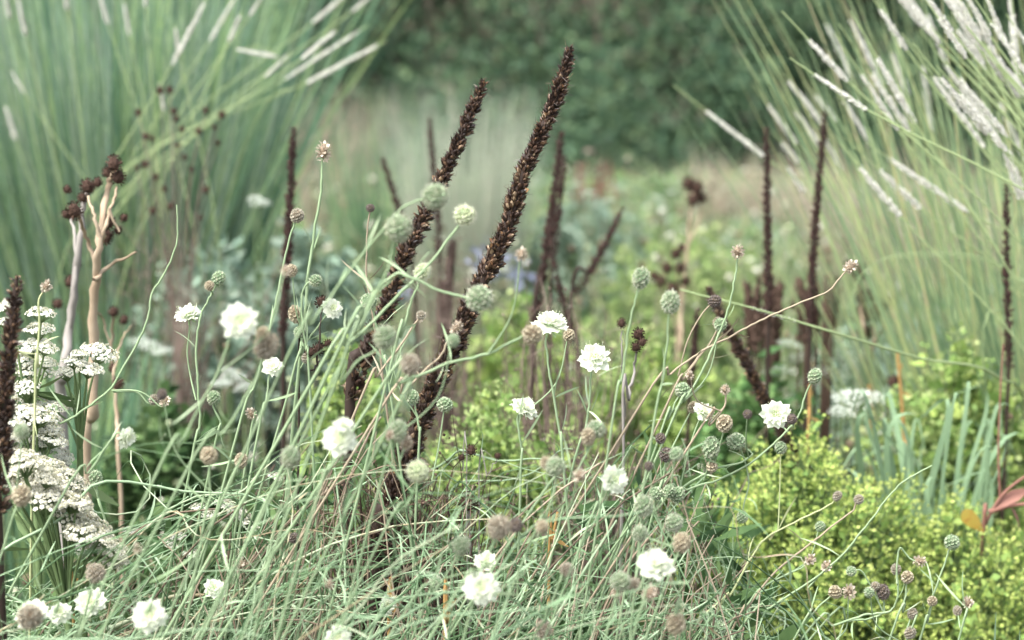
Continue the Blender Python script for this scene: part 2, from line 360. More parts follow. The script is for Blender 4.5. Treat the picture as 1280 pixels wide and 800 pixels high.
def left_grass():
    base = np.array([*P(150, 600, 4.1)[:2], 0.0])
    t = thing('ornamental_grass', 'big blue green ornamental grass mound with pale plumes behind the dead brown stalks', 'ornamental grass', base)
    mb = MB()
    fan(mb, base, 1200, .16, (.75, 1.2), .31, .25, (.0025, .005), lean=(-.06, 0))
    fan(mb, base, 260, .15, (1.0, 1.45), .30, .08, (.0035, .007), lean=(.0, 0))
    fan(mb, base, 120, .12, (1.05, 1.4), .14, .05, (.003, .006), lean=(.33, -.05))
    part('foliage', mb, M_GRASSL, t)
    mb = MB(); fan(mb, base, 1300, .16, (.75, 1.28), .31, .25, (.002, .004), lean=(-.02, 0)); part('fine_foliage', mb, M_PALEB, t)
    segs = [((418,40),(378,73)),((447,40),(358,98)),((470,58),(385,103)),((358,70),(332,96)),((255,5),(216,80)),((292,0),(263,50)),
            ((155,5),(162,44)),((125,-5),(135,30)),((22,0),(32,44)),((15,90),(32,118)),((199,106),(205,138)),((7,135),(20,175)),((219,36),(224,67)),((330,-8),(312,20)),
            ((430,-5),(392,28)),((80,-20),(84,12)),((300,20),(286,52)),((470,-10),(440,15)),((180,-25),(182,8)),((5,-10),(12,22))]
    q = spline([base, P(300, 200, 3.6), P(372, 105, 3.45), P(347, 71, 3.4), P(322, 58, 3.4), P(297, 64, 3.4)], 6); mb = MB(); tubes(mb, q[None], np.linspace(.0012, .0006, len(q))[None], 5); c = part('culm', mb, M_CULM, t)
    a, b = P(347, 71, 3.4), P(297, 62, 3.4); L = np.linalg.norm(b-a); put('plume', PLUMES[1], c, a, b-a, (L*1.3, L*1.3, L))
    for a, b in segs: culm_plume(t, base+np.array([rng.uniform(-.1, .1), rng.uniform(-.1, .1), 0]), a, b, rng.uniform(3.3, 3.7), tail=.15, rad=.0013, thick=rng.uniform(.8, 1.15))
left_grass()
def right_grass():
    base = np.array([*P(1335, 600, 3.0)[:2], 0.0])
    t = thing('ornamental_grass', 'arching pale green ornamental grass with many white feathery plumes leaning inward', 'ornamental grass', base)
    mb = MB()
    fan(mb, base, 200, .13, (.5, .9), .36, .30, (.002, .0045), lean=(-.12, 0))
    fan(mb, base, 260, .12, (.75, 1.25), .22, .06, (.002, .0045), lean=(-.17, 0))
    fan(mb, base, 110, .10, (.8, 1.3), .10, .04, (.002, .0045), lean=(-.34, 0))
    part('foliage', mb, M_GRASSR, t)
    near = [((1012,51),(1059,101)),((1019,94),(1083,137)),((1101,13),(1133,62)),((1130,-4),(1174,54)),((1174,24),(1208,72)),((1187,-6),(1225,64)),((1220,15),(1245,74)),
            ((1231,67),(1273,121)),((1201,100),(1257,169)),((1184,84),(1245,169)),((1078,95),(1122,162)),((1106,88),(1144,154)),((1113,199),(1208,264)),((1076,211),(1125,270)),
            ((1101,214),(1150,260)),((1262,-5),(1268,81)),((1262,189),(1282,250)),((1150,-15),(1190,40)),((1205,-10),(1238,45)),((1240,30),(1285,95))]
    far = [((884,140),(955,196)),((987,103),(1032,159)),((1064,27),(1103,105)),((1034,32),(1066,98)),((1115,68),(1135,118)),((1056,128),(1096,192)),((961,133),(995,179)),
           ((1154,84),(1164,162)),((978,179),(998,203)),((1032,175),(1052,212)),((995,140),(1030,188)),((1250,130),(1282,200)),((1160,20),(1185,85)),((1020,120),(1045,150)),((985,210),(1005,240))]
    near += [((a[0]+ox, a[1]+oy), (b[0]+ox, b[1]+oy)) for (a, b), ox, oy in zip(near[3:12]+near[15:20]+near[3:9], rng.uniform(-26, 30, 20), rng.uniform(-24, 26, 20))]
    for a, b in near: culm_plume(t, base+np.array([rng.uniform(-.1, .1), rng.uniform(-.1, .1), 0]), a, b, rng.uniform(2.5, 2.85), tail=rng.uniform(.2, 1.0), thick=rng.uniform(.95, 1.3))
    for a, b in far: culm_plume(t, base+np.array([rng.uniform(-.1, .1), rng.uniform(0, .15), 0]), a, b, rng.uniform(3.2, 3.6), tail=.6, thick=rng.uniform(.95, 1.3))
    # one culm has fallen over and lies across the bed
    pts = [base, P(1290, 560, 2.75), P(1245, 470, 2.6), P(1150, 448, 2.5), P(1050, 418, 2.4), P(1000, 403, 2.38), P(940, 385, 2.36), P(880, 370, 2.35), P(850, 362, 2.35)]
    path = spline(pts, 5); mb = MB(); tubes(mb, path[None], np.linspace(.0018, .0008, len(path))[None], 5); c = part('culm', mb, M_CULM, t)
    a, b = P(1000, 403, 2.38), P(940, 385, 2.36); put('plume', THINPL[0], c, a, b-a, np.linalg.norm(b-a))
    for pts in ([(1230,465),(1262,385),(1235,325),(1130,318),(1080,340),(1062,380)], [(1290,440),(1268,345),(1200,322),(1120,322)]):
        q = spline([base]+[P(x, y, 2.75) for x, y in pts], 5)
        mb = MB(); tubes(mb, q[None], np.linspace(.0014, .0006, len(q))[None], 4); part('blade', mb, M_GRASSR, t)
right_grass()
def tuft(px, Y, label, n, length, spread, m, rad=.12, width=(.003, .006), droop=.2, name='grass_clump', lean=(0, 0)):
    b = P(px, 400, Y); base = np.array([b[0], Y, 0.0]); t = thing(name, label, 'grass', base, 'blurred grass clumps across the middle')
    mb = MB(); fan(mb, base, n, rad, length, spread, droop, width, 6, lean); part('foliage', mb, m, t)
tuft(475, 6.2, 'hazy blue green grass clump rising behind the second dark spike', 300, (.38, .66), .24, M_GRASSL, .12, (.003, .006), .15)
tuft(580, 5.6, 'pale feathery beige green grass clump between the two tall dark spikes', 1300, (.42, .76), .20, M_PALEG, .11, (.0015, .003), .25)
tuft(425, 7.2, 'pinkish brown airy grass clump below the long plumes of the grass mound', 300, (.35, .62), .2, M_BEIGE, .10, (.002, .005), .3)
tuft(925, 7.6, 'beige wispy grass clump at the hedge foot behind the pair of slim spikes', 420, (.2, .36), .5, M_BEIGE, .16, (.002, .004), .4)
tuft(1120, 6.6, 'reddish beige grass clump behind the arching white plumes', 600, (.3, .5), .4, M_BEIGE, .26, (.002, .004), .4)
tuft(1180, 4.2, 'blue green fine grass clump below the arching plumes', 750, (.3, .55), .3, M_GRASSL, .18, (.002, .005), .4)
tuft(930, 6.0, 'pale green grass tuft just left of the pair of slim spikes', 220, (.2, .38), .35, M_GRASSR, .10, (.003, .006), .3)
tuft(30, 3.3, 'dark green grass clump between the blackish spike and the dead stalks', 350, (.4, .70), .25, M_GRASSL, .12, (.004, .009), .25)

# ------------------------------------------------------------------ leafy mounds
def mound(name, label, cat, px, Y, top_py, wpx, n, mats, leafs=(.010, .018), depth=1.0, bract=True, group=None, whorl=8, skirt=.5, lump=.10):
    c = P(px, top_py, Y); h = c[2]; rx = wpx/2/PXM(Y); ry = rx*depth
    base = np.array([c[0], Y+ry*.35, 0.0]); t = thing(name, label, cat, base, group)
    u = rng.uniform(0, 1, n); a = rng.uniform(0, 2*np.pi, n); th = np.arccos(1-u*1.0)       # upper hemisphere
    dirn = np.stack([np.sin(th)*np.cos(a), np.sin(th)*np.sin(a), np.cos(th)], -1)
    lumpy = 1+lump*np.sin(9*dirn[:, 0]+2)*np.cos(8*dirn[:, 1])+lump*.7*np.sin(17*dirn[:, 0]+13*dirn[:, 2])+rng.normal(0, .035, n)
    hh = h*skirt
    tip = base+dirn*lumpy[:, None]*np.array([rx, ry, hh])+[0, 0, h-hh]
    low = rng.random(n) < .35                                                                     # the sides run down towards the ground
    tip[low, 2] *= rng.uniform(.45, 1, low.sum())
    d = unit(dirn*[1, 1, .6]+[0, 0, .8]+rng.normal(0, .2, (n, 3)))
    root = tip-d*rng.uniform(.10, .16, n)[:, None]
    mb = MB(); tubes(mb, bez(root, (root+tip)/2+rng.normal(0, .006, (n, 3)), tip, 4), np.array([.0011, .001, .0009, .0006])[None], 3)
    r0 = np.tile(base, (60, 1))+rng.normal(0, .03, (60, 3))*[1, 1, 0]; k = rng.integers(0, n, 60)
    tubes(mb, bez(r0, (r0+root[k])/2+[0, 0, .05], root[k], 6), np.full((1, 6), .0022), 4); part('stems', mb, M_YSTEM, t)
    mb = MB(); N = n*whorl; i = np.repeat(np.arange(n), whorl); s = rng.uniform(.15, .98, N)
    pos = root[i]+(tip-root)[i]*s[:, None]; F = frames(d[i]); side = F[:, :, 0]
    ld = unit(side+d[i]*.45+rng.normal(0, .2, (N, 3)))
    scatter(mb, TINY if bract else QLEAF, pos, frames(ld), rng.uniform(*leafs, N)); part('foliage', mb, mats[0], t)
    if bract:
        W = 11; N = n*W; i = np.repeat(np.arange(n), W); F = frames(d[i]); off = F[:, :, 0]*rng.uniform(.0, .020, N)[:, None]+d[i]*rng.uniform(-.016, .006, N)[:, None]
        ld = unit(F[:, :, 0]*.8+d[i]*.7+rng.normal(0, .2, (N, 3)))
        mb = MB(); scatter(mb, TINY, tip[i]+off, frames(ld), rng.uniform(leafs[0]*.40, leafs[0]*.75, N)); part('bracts', mb, mats[1], t)
    # inner leaves, so that one cannot see through
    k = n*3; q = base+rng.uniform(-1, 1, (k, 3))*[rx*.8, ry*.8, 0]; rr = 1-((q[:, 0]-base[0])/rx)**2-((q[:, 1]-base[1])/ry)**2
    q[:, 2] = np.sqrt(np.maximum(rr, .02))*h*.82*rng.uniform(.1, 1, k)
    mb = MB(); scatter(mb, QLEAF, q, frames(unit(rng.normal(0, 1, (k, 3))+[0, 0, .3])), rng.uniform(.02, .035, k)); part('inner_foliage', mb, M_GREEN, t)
GM = 'yellow green spurge mounds'
YG = (M_EUPH, M_BRACT); YF = (M_EUPH, M_BRACTF)
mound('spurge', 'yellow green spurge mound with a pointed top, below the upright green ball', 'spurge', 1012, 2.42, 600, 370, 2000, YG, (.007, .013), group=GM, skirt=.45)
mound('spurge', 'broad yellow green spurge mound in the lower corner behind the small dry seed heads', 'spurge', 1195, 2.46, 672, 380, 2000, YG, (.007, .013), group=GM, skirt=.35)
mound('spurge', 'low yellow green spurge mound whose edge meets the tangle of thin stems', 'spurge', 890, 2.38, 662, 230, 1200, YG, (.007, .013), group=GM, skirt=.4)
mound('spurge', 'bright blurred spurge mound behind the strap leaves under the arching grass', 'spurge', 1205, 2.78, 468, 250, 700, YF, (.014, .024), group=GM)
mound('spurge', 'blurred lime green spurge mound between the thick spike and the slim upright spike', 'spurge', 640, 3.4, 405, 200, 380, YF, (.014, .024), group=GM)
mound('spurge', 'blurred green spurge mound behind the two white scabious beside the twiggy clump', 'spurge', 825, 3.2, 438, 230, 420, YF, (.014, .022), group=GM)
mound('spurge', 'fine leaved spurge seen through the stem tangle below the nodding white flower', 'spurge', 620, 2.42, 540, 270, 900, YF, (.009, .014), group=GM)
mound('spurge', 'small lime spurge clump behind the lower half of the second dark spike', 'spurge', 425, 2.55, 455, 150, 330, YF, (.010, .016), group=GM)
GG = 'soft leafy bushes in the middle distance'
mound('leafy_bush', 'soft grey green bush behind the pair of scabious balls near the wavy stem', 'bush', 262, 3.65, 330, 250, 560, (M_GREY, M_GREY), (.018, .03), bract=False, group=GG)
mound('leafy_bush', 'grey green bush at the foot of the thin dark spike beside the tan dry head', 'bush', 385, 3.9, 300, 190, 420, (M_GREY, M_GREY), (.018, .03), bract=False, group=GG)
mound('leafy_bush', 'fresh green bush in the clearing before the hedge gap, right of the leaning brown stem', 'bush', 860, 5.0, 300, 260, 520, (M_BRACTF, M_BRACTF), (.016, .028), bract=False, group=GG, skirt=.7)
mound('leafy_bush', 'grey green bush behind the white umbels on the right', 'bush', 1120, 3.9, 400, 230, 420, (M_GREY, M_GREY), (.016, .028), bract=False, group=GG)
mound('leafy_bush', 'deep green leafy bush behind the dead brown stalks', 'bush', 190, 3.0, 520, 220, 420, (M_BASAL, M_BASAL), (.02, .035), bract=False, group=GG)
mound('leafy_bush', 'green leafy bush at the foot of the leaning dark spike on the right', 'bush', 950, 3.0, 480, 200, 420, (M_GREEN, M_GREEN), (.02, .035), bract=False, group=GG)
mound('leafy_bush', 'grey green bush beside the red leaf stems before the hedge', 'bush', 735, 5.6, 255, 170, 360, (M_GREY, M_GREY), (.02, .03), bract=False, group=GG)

# ------------------------------------------------------------------ dark seed spikes
def pod_template():
    mb = MB(); v, f = revolve([(.10, 0), (.34, .18), (.40, .45), (.26, .72), (.05, .98)], 6); V = [v]; Fs = [f]; n = len(v)
    for k in range(4):                                        # four pointed sepals clasp the capsule and flare at their tips
        a = k*math.pi/2+.4; c, s = math.cos(a), math.sin(a)
        q = np.array([[-.18, .28, .02], [.18, .28, .02], [-.27, .47, .42], [.27, .47, .42], [-.14, .50, .80], [.14, .50, .80], [-.02, .64, 1.02], [.02, .64, 1.02]])
        q = np.stack([q[:, 0]*c-q[:, 1]*s, q[:, 0]*s+q[:, 1]*c, q[:, 2]], -1)
        V.append(q); Fs.append(np.array([(0, 1, 3, 2), (2, 3, 5, 4), (4, 5, 7, 6)])+n); n += len(q)
    return np.concatenate(V), np.concatenate(Fs)
POD = pod_template()
PODS = (np.concatenate([ELLS[0]*[.8, .8, 1]+[0, 0, .5]]), ELLS[1])
GS = 'dark dried seed spikes'
def spike(label, pts, Y, widths, dens=1.0, near=True, root=None, m=None, taper=.55, podlen=.0062, name='seed_spike'):
    """pts: pixels from the tip downwards; widths: pixels at the tip and at the foot"""
    Ys = Y if np.ndim(Y) else [Y]*len(pts)
    q = [P(x, y, yy) for (x, y), yy in zip(pts, Ys)]
    d = q[-1]-q[-2]; foot = np.array(root) if root is not None else np.array([q[-1][0]+d[0]*1.2, q[-1][1]+.05, 0.0])
    t = thing(name, label, 'seed spike', foot, GS)
    path = spline(q, 8); full = spline(q+[q[-1]*.45+foot*.55+np.array([d[0]*.3, 0, .02]), foot], 8)
    pm = PXM(np.mean(Ys)); w0, w1 = widths[0]/pm/2, widths[1]/pm/2
    mb = MB(); core = .50
    rr = np.interp(np.linspace(0, 1, len(full)), [0, .05, .6, 1], [w0*core*.5, w0*core, w1*core, min(w1*core, .0045)])
    tubes(mb, full[None], rr[None], 7); part('stem', mb, M_SPSTEM, t)
    seg = np.linalg.norm(np.diff(path, axis=0), axis=1); cum = np.concatenate([[0], np.cumsum(seg)]); L = cum[-1]
    n = int(L/podlen*2*math.pi*((w0+w1)/2)/podlen*dens*1.15)
    s = np.sort(rng.uniform(0, 1, n)); s = (s*.25+np.linspace(0, 1, n)*.75)
    s = s[(np.sin(s*L*130+3)+rng.normal(0, 1.0, n)) > -1.7]; n = len(s)
    pos = np.stack([np.interp(s*L, cum, path[:, k]) for k in range(3)], -1)
    tg = unit(np.stack([np.interp(np.clip(s*L-.004, 0, L), cum, path[:, k])-np.interp(np.clip(s*L+.004, 0, L), cum, path[:, k]) for k in range(3)], -1))  # towards the tip
    ang = np.arange(n)*2.39996+rng.normal(0, .25, n)
    F = frames(tg, ang); out = F[:, :, 0]
    rad = np.interp(s, [0, .04, .5, 1], [w0*.35, w0*.75, (w0+w1)/2*.62, w1*.60])
    p = pos+out*(rad*.62*rng.uniform(.75, 1.15, n))[:, None]
    dd = unit(out*rng.uniform(.45, 1.0, n)[:, None]+tg*rng.uniform(.5, 1.1, n)[:, None]+rng.normal(0, .16, (n, 3)))
    rad = rad*(1+.10*np.sin(s*L*190+ang[0]*3)+.06*np.sin(s*L*420)); p = pos+out*(rad*.66*rng.uniform(.85, 1.12, n))[:, None]
    sc = np.interp(s, [0, .1, .6, 1], [.62, .85, 1.1, 1.1])*podlen*rng.uniform(.65, 1.25, n)*1.0
    mb = MB(); scatter(mb, POD if near else PODS, p, frames(dd), np.stack([sc*.72, sc*.72, sc], -1))
    if near:
        k = rng.random(n) < .13                                   # split pods show a paler lining
        scatter(mb, TINY, (p+dd*(sc*.55)[:, None])[k], frames(unit(dd+rng.normal(0, .35, (n, 3))))[k], sc[k]*.75, 1)
        k = rng.random(n) < .5                                    # withered styles
        e = (p+dd*(sc*.9)[:, None])[k]; tubes(mb, np.stack([e, e+dd[k]*.002+rng.normal(0, .001, (k.sum(), 3)), e+dd[k]*.0042+rng.normal(0, .002, (k.sum(), 3))], 1), np.array([[.00022, .0002, .00012]]), 3)
    part('seed_pods', mb, [m or M_POD, M_PODIN], t, smooth=False)
    return t
spike('thickest and tallest dark brown seed spike, sharp, leaning over the middle of the bed', [(713,60),(694,125),(655,215),(632,290),(596,365),(562,440),(537,495),(512,560),(488,630),(470,690)], 2.02, (17, 44), 1.1)
spike('second tall dark brown seed spike, slimmer, just left of the thickest one', [(605,102),(577,170),(540,250),(505,320),(483,385),(456,445),(438,500)], 2.12, (15, 30), 1.0)
spike('blackish seed spike at the very edge beside the yarrow', [(21,347),(14,420),(7,490),(2,560),(-4,640)], 1.76, (19, 30), .9)
spike('dark leaning seed spike near the pale ball, ending behind a white flower', [(884,360),(906,405),(934,455),(956,500),(978,540),(1002,585),(1022,630)], 2.5, (11, 22), 1.0, root=P(1075,760,2.5)*[1,1,0])
spike('thin dark upright seed spike beside the tall tan scabious head', [(367,160),(363,240),(359,320),(354,420)], 2.75, (10, 14), 1.3, False, m=M_PODFAR)
spike('slender brown seed spike with its tip level with the second dark spike', [(537,148),(541,200),(546,262),(550,330)], 3.4, (7, 9), 1.3, False, m=M_PODFAR)
spike('short slanting brown seed spike behind the fuzzy green balls', [(478,198),(490,235),(503,275),(515,320)], 3.3, (7, 10), 1.3, False, m=M_PODFAR)
spike('straight purple brown seed spike just right of the thickest one', [(702,165),(695,225),(688,280),(678,340),(668,405)], 2.95, (9, 16), 1.3, False, m=M_PODFAR)
spike('slim companion seed spike touching the straight purple brown one', [(706,195),(699,260),(690,330)], 3.1, (6, 9), 1.3, False, m=M_PODFAR)
spike('brown seed spike slanting up to the right out of the twiggy clump', [(779,260),(760,298),(738,338),(714,372)], 3.0, (6, 11), 1.3, False, m=M_PODFAR, root=P(700,640,3.0)*[1,1,0])
spike('brown seed spike slanting up to the left out of the twiggy clump', [(694,330),(702,370),(714,410),(724,460)], 2.9, (6, 11), 1.3, False, m=M_PODFAR)
spike('left one of the pair of slim dark spikes before the hedge', [(958,160),(959,240),(960,320),(961,400)], 2.9, (8, 12), 1.3, False, m=M_PODFAR)
spike('right one of the pair of slim dark spikes, slightly bent', [(1031,140),(1026,200),(1019,280),(1015,350),(1013,410)], 2.85, (8, 12), 1.3, False, m=M_PODFAR)
spike('slim dark spike half hidden among the arching grass culms', [(1258,230),(1258,310),(1259,390),(1261,460)], 2.7, (6, 10), 1.3, False, m=M_PODFAR)
spike('stout blurred brown seed spike between the two tall dark spikes', [(566,300),(562,340),(557,385),(553,430)], 3.3, (14, 30), 1.3, False, m=M_PODFAR)
spike('short dark spike stub behind the dark leaning spike', [(872,385),(868,430),(862,490)], 2.9, (7, 12), 1.3, False, m=M_PODFAR)

# ------------------------------------------------------------------ dead stalks with dark heads
def dead_head_mesh():
    mb = MB(); p = fib(70); pos = p*[.42, .42, .5]+[0, 0, .5]
    v, f = revolve([(.05, .02), (.36, .2), (.42, .5), (.3, .85), (.04, 1.0)], 8); mb.add(v, f)
    scatter(mb, QLEAF, pos*.98, frames(unit(p+[0, 0, .5])), np.full(70, .24)); return mb.mesh('seed_head', M_DRYHEAD, False)
DHEAD = dead_head_mesh()
def stalks(label, Y, stems, heads, m, sc=1.0, group='dead stalks with dark seed heads'):
    """stems: (pixel path upwards, px radius low, px radius high); heads: (px, py, size, lean)"""
    x = P(*stems[0][0][0], Y)[0]; t = thing('dead_flower_stalk', label, 'dead stalk', (x, Y, 0), group)
    for pts, r0, r1 in stems:
        q = [P(a, b, Y+.02*math.sin(a)) for a, b in pts]; q = spline([np.array([q[0][0]+(q[0][0]-x)*.2, Y, 0])]+q if pts is stems[0][0] or (r0 < 2.5 and q[0][2] < .75 and pts[0][1] > 600) else q, 6)
        q = q+rng.normal(0, .0007, q.shape); mb = MB(); rad = np.linspace(r0, r1, len(q))/PXM(Y); rad *= 1+.12*np.sin(np.arange(len(q))*1.7)
        tubes(mb, q[None], rad[None], 8); part('stem', mb, m, t)
    for a, b, s, l in heads:
        d = np.array([l, rng.normal(0, .2), 1.0]); p = P(a, b, Y+.02*math.sin(a)); L = s/PXM(Y)
        put('seed_head', DHEAD, t, p-unit(d)*L*.5, d, L)
stalks('stout tan dead stalk with a cluster of dark seed heads beside the yarrow', 2.28,
    [([(108,600),(116,520),(116,430),(119,350),(124,300),(133,240),(141,212)],8.5,3.0),([(118,350),(138,332),(168,315)],3,1.2),([(122,320),(130,290),(138,262),(147,235)],3,1.5),
     ([(121,330),(108,300),(100,272),(93,262)],3,1.5),([(124,300),(118,270),(110,245)],2.5,1.5),([(136,262),(150,290)],1.8,1.2)],
    [(142,205,19,.1),(148,222,17,.3),(134,216,13,-.3),(109,233,17,-.2),(93,263,19,-.3),(82,268,10,-.4),(84,237,10,-.4),(135,278,17,.2),(147,288,10,.4),(133,296,17,.5),(122,228,12,0),(155,272,10,.5),(103,247,12,-.4)], M_DRY)
stalks('weathered grey dead stalk beside the stout tan one', 2.36,
    [([(78,560),(80,470),(88,400),(98,320),(104,260),(112,235)],8,2.6),([(84,440),(92,370),(94,310),(90,270)],4,1.5)], [(112,235,13,.1),(88,352,14,-.2),(90,268,14,-.2),(97,330,10,.3)], M_DRYG)
stalks('thin branching dead stalk with small dark heads right of the stout tan one', 2.45,
    [([(150,620),(146,520),(140,430),(142,395)],3.4,1.4),([(142,470),(152,425),(165,408)],1.5,.8),([(140,440),(128,400),(118,385)],1.4,.8)], [(142,390,13,0),(155,400,11,.3),(72,380,12,0),(148,480,14,0),(140,460,10,.2)], M_DRY)
stalks('blurred tan dead stalk with a brown tufted top before the hedge gap', 3.6,
    [([(846,470),(852,380),(860,300),(866,240)],3.4,1.8),([(858,310),(875,270),(874,240)],1.8,1.2)], [(861,230,16,-.1),(870,236,18,.1),(876,248,13,.2),(866,250,14,0)], M_DRY)
stalks('blurred dead stalk with small dark heads left of the brown tufted one', 3.3,
    [([(850,500),(852,430),(850,380),(846,335)],2.8,1.5),([(850,420),(830,370),(822,345)],1.5,1)], [(845,318,13,0),(834,335,13,-.2),(850,335,14,.2),(826,352,14,-.2),(818,345,11,-.3),(857,352,12,.2),(840,360,14,0),(852,310,9,0)], M_DRY)
stalks('blurred dead stalk with stubby brown heads beside the white umbel', 3.1,
    [([(1090,560),(1088,480),(1080,420),(1076,380),(1074,345)],3.6,1.6),([(1088,470),(1092,430),(1094,400)],2,1.2),([(1088,440),(1104,410),(1111,390)],1.8,1.2)],
    [(1074,340,20,0),(1080,372,18,.1),(1076,395,20,-.1),(1092,392,20,.1),(1111,380,17,.2),(1082,415,18,0),(1095,372,10,0),(1060,330,10,-.2)], M_DRY)
stalks('dead stalk with a blackened tip behind the yellow spurge on the right', 2.9, [([(1100,580),(1108,520),(1116,490)],3,1.6)], [(1117,478,16,.1),(1112,505,12,-.3)], M_DRYG)
stalks('short dry stalk with two blackened heads beside the front white scabious flower', 2.1, [([(778,560),(785,500),(793,460),(798,432)],2.2,1.4),([(781,520),(778,450),(777,415)],1.2,.8)], [(798,418,15,.2),(803,428,11,.5),(795,434,12,-.3),(777,404,11,0)], M_DRYG)
stalks('small dry stalk with a black bell shaped husk in the stem tangle', 2.02, [([(586,700),(585,660),(584,642)],2.0,1.3),([(584,625),(578,590),(577,572)],.9,.6),([(598,650),(610,595),(622,570)],1.1,.6)], [(585,628,24,0),(589,563,13,.1),(577,572,8,-.2),(622,570,8,.4)], M_DRYG)
stalks('blackened bent husk beside the small white flower near the second spike', 2.0, [([(372,520),(388,470),(398,450)],1.8,1.2),([(395,460),(400,410),(402,385)],1.2,.8)], [(402,378,15,-.3),(398,436,15,.5),(388,440,11,-.4),(410,430,11,.6)], M_SPSTEM)

# ------------------------------------------------------------------ burnet and other blurred plants
def burnet():
    Y = 3.25; r = P(235, 600, Y)*[1, 1, 0]; t = thing('burnet', 'airy burnet with tiny dark heads on thin stems before the grass mound', 'burnet', r)
    H = [(200,118),(213,117),(173,145),(218,143),(219,152),(256,142),(276,148),(228,165),(249,168),(181,175),(190,176),(272,182),(231,200),(171,213),(180,210),(258,242),(205,240),(222,185),(195,225),(240,215),(268,162),(212,262),(190,268),(250,275)]
    me = {}
    for k, (a, b) in enumerate(H):
        p = P(a, b, Y+rng.uniform(-.06, .06)); mid = P(215+(a-215)*.55, b+90+rng.uniform(-20, 20), Y); low = P(225+(a-215)*.2, 430, Y)
        q = spline([r+rng.normal(0, .01, 3)*[1, 1, 0], low, mid, p], 6); mb = MB(); tubes(mb, q[None], np.linspace(.0009, .0005, len(q))[None], 4); s = part('stem', mb, M_TWIG, t)
        put('seed_head', DHEAD, s, p, (rng.normal(0, .2), 0, 1), rng.uniform(.006, .010))
burnet()
def twig_mass(label, px, Y, py0, py1, wpx, n, m, name='dead_twiggy_plant', up=.5, rad=.0008):
    c = P(px, py1, Y); top = P(px, py0, Y); r = np.array([c[0], Y, 0.0]); t = thing(name, label, 'dead plant', r)
    w = wpx/PXM(Y)/2; K = 7
    u = rng.normal(0, .6, n); p2 = np.stack([c[0]+u*w*1.3, Y+rng.normal(0, w*.5, n), c[2]+(top[2]-c[2])*rng.uniform(0.0, 1, n)**.7], -1)
    p0 = np.stack([r[0]+rng.normal(0, w*.08, n), Y+rng.normal(0, w*.08, n), 0*u], -1); g = rng.random(n) > .25; src = p0*.25+np.array([c[0], Y, c[2]])*.75+rng.normal(0, w*.22, (n, 3)); p0[g] = src[g]
    p1 = (p0+p2)/2+rng.normal(0, w*.38, (n, 3)); path = bez(p0, p1, p2, K)+rng.normal(0, .0022, (n, K, 3))
    mb = MB(); tubes(mb, path, np.linspace(rad*2, rad*.6, K)[None]*rng.uniform(.6, 1.3, (n, 1)), 4)
    e = rng.integers(0, n, n*3); s = rng.integers(3, K, n*3); a = path[e, s]; b = a+unit(rng.normal(0, 1, (n*3, 3))+[0, 0, up])*rng.uniform(.012, .06, (n*3, 1))
    tubes(mb, bez(a, (a+b)/2+rng.normal(0, .003, a.shape), b, 4), np.array([[rad*.6, rad*.5, rad*.45, rad*.3]]), 3); part('twigs', mb, m, t)
    mb = MB(); k = n*4; s = rng.integers(0, n*3, k); scatter(mb, ELLS, b[s]+rng.normal(0, .003, (k, 3)), frames(rng.normal(0, 1, (k, 3))), rng.uniform(.0018, .0035, k)); part('seed_foliage', mb, m, t)
twig_mass('purplish brown twiggy dead clump at the foot of the straight purple spike', 690, 2.6, 385, 600, 150, 95, M_TWIG)
twig_mass('dark seedy dead clump behind the lower part of the stout blurred spike', 560, 3.2, 310, 470, 70, 60, M_TWIG)
twig_mass('brown twiggy remains under the foot of the thickest spike', 505, 2.05, 580, 700, 150, 140, M_RED)
twig_mass('grey twiggy remains in the tangle left of the spurge edge', 770, 2.25, 560, 720, 150, 130, M_TWIG)
twig_mass('pinkish seedy clump beside the burnet stems', 235, 3.5, 250, 420, 190, 45, M_TWIG)
def russet(label, px, py0, py1, w, Y, n=17):
    r = np.array([P(px, py1, Y)[0], Y, 0.0]); t = thing('russet_seed_clump', label, 'seed clump', r, 'russet upright seed clumps')
    for k in range(n):
        a = px+rng.uniform(-.5, .5)*w; top = P(a, py0+abs(a-px)*.5+rng.uniform(-6, 25), Y+rng.uniform(-.06, .06)); bot = P(px+(a-px)*.7, py1+rng.uniform(-25, 15), top[1])
        q = spline([r*.3+bot*[.7, .7, 0], bot, (bot+top)/2+rng.normal(0, .003, 3), top], 4); mb = MB(); tubes(mb, q[None], np.linspace(.002, .001, len(q))[None], 4); s = part('stem', mb, M_RED, t)
        d = top-bot; L = np.linalg.norm(d); put('seed_plume', RUSS[k % 2], s, bot, d, (L*1.0, L*1.0, L))
RUSS = [plume_mesh('seed_plume', 90, .07, s, M_RED) for s in (7, 8)]
russet('dark russet seed clump around the left slim spike', 955, 345, 440, 55, 3.1)
russet('redder russet seed clump around the right slim spike', 1020, 340, 415, 75, 3.1)

def umbel_mesh(name, m, n=26, seed=1, dens=12):
    r = np.random.default_rng(seed); mb = MB(); p = np.stack([r.normal(0, .24, n), r.normal(0, .24, n)], -1)
    i = np.arange(n)+.5; rr = .5*np.sqrt(i/n); a = i*2.39996; x, y = rr*np.cos(a), rr*np.sin(a); z = .32-.45*rr**2
    c = np.stack([x, y, z], -1); tubes(mb, bez(np.zeros((n, 3)), c*[.7, .7, .6], c, 4), np.full((1, 4), .007), 3, 1)
    k = np.repeat(np.arange(n), dens); pos = c[k]+r.normal(0, 1, (len(k), 3))*[.055, .055, .02]
    scatter(mb, TINY, pos, frames(unit(r.normal(0, .8, (len(k), 3))+[0, 0, .6])), r.uniform(.035, .06, len(k))); return mb.mesh(name, [m, M_YSTEM])
UMB = [umbel_mesh('umbel', M_UMB, 30, 3), umbel_mesh('umbel', M_UMBG, 26, 4)]
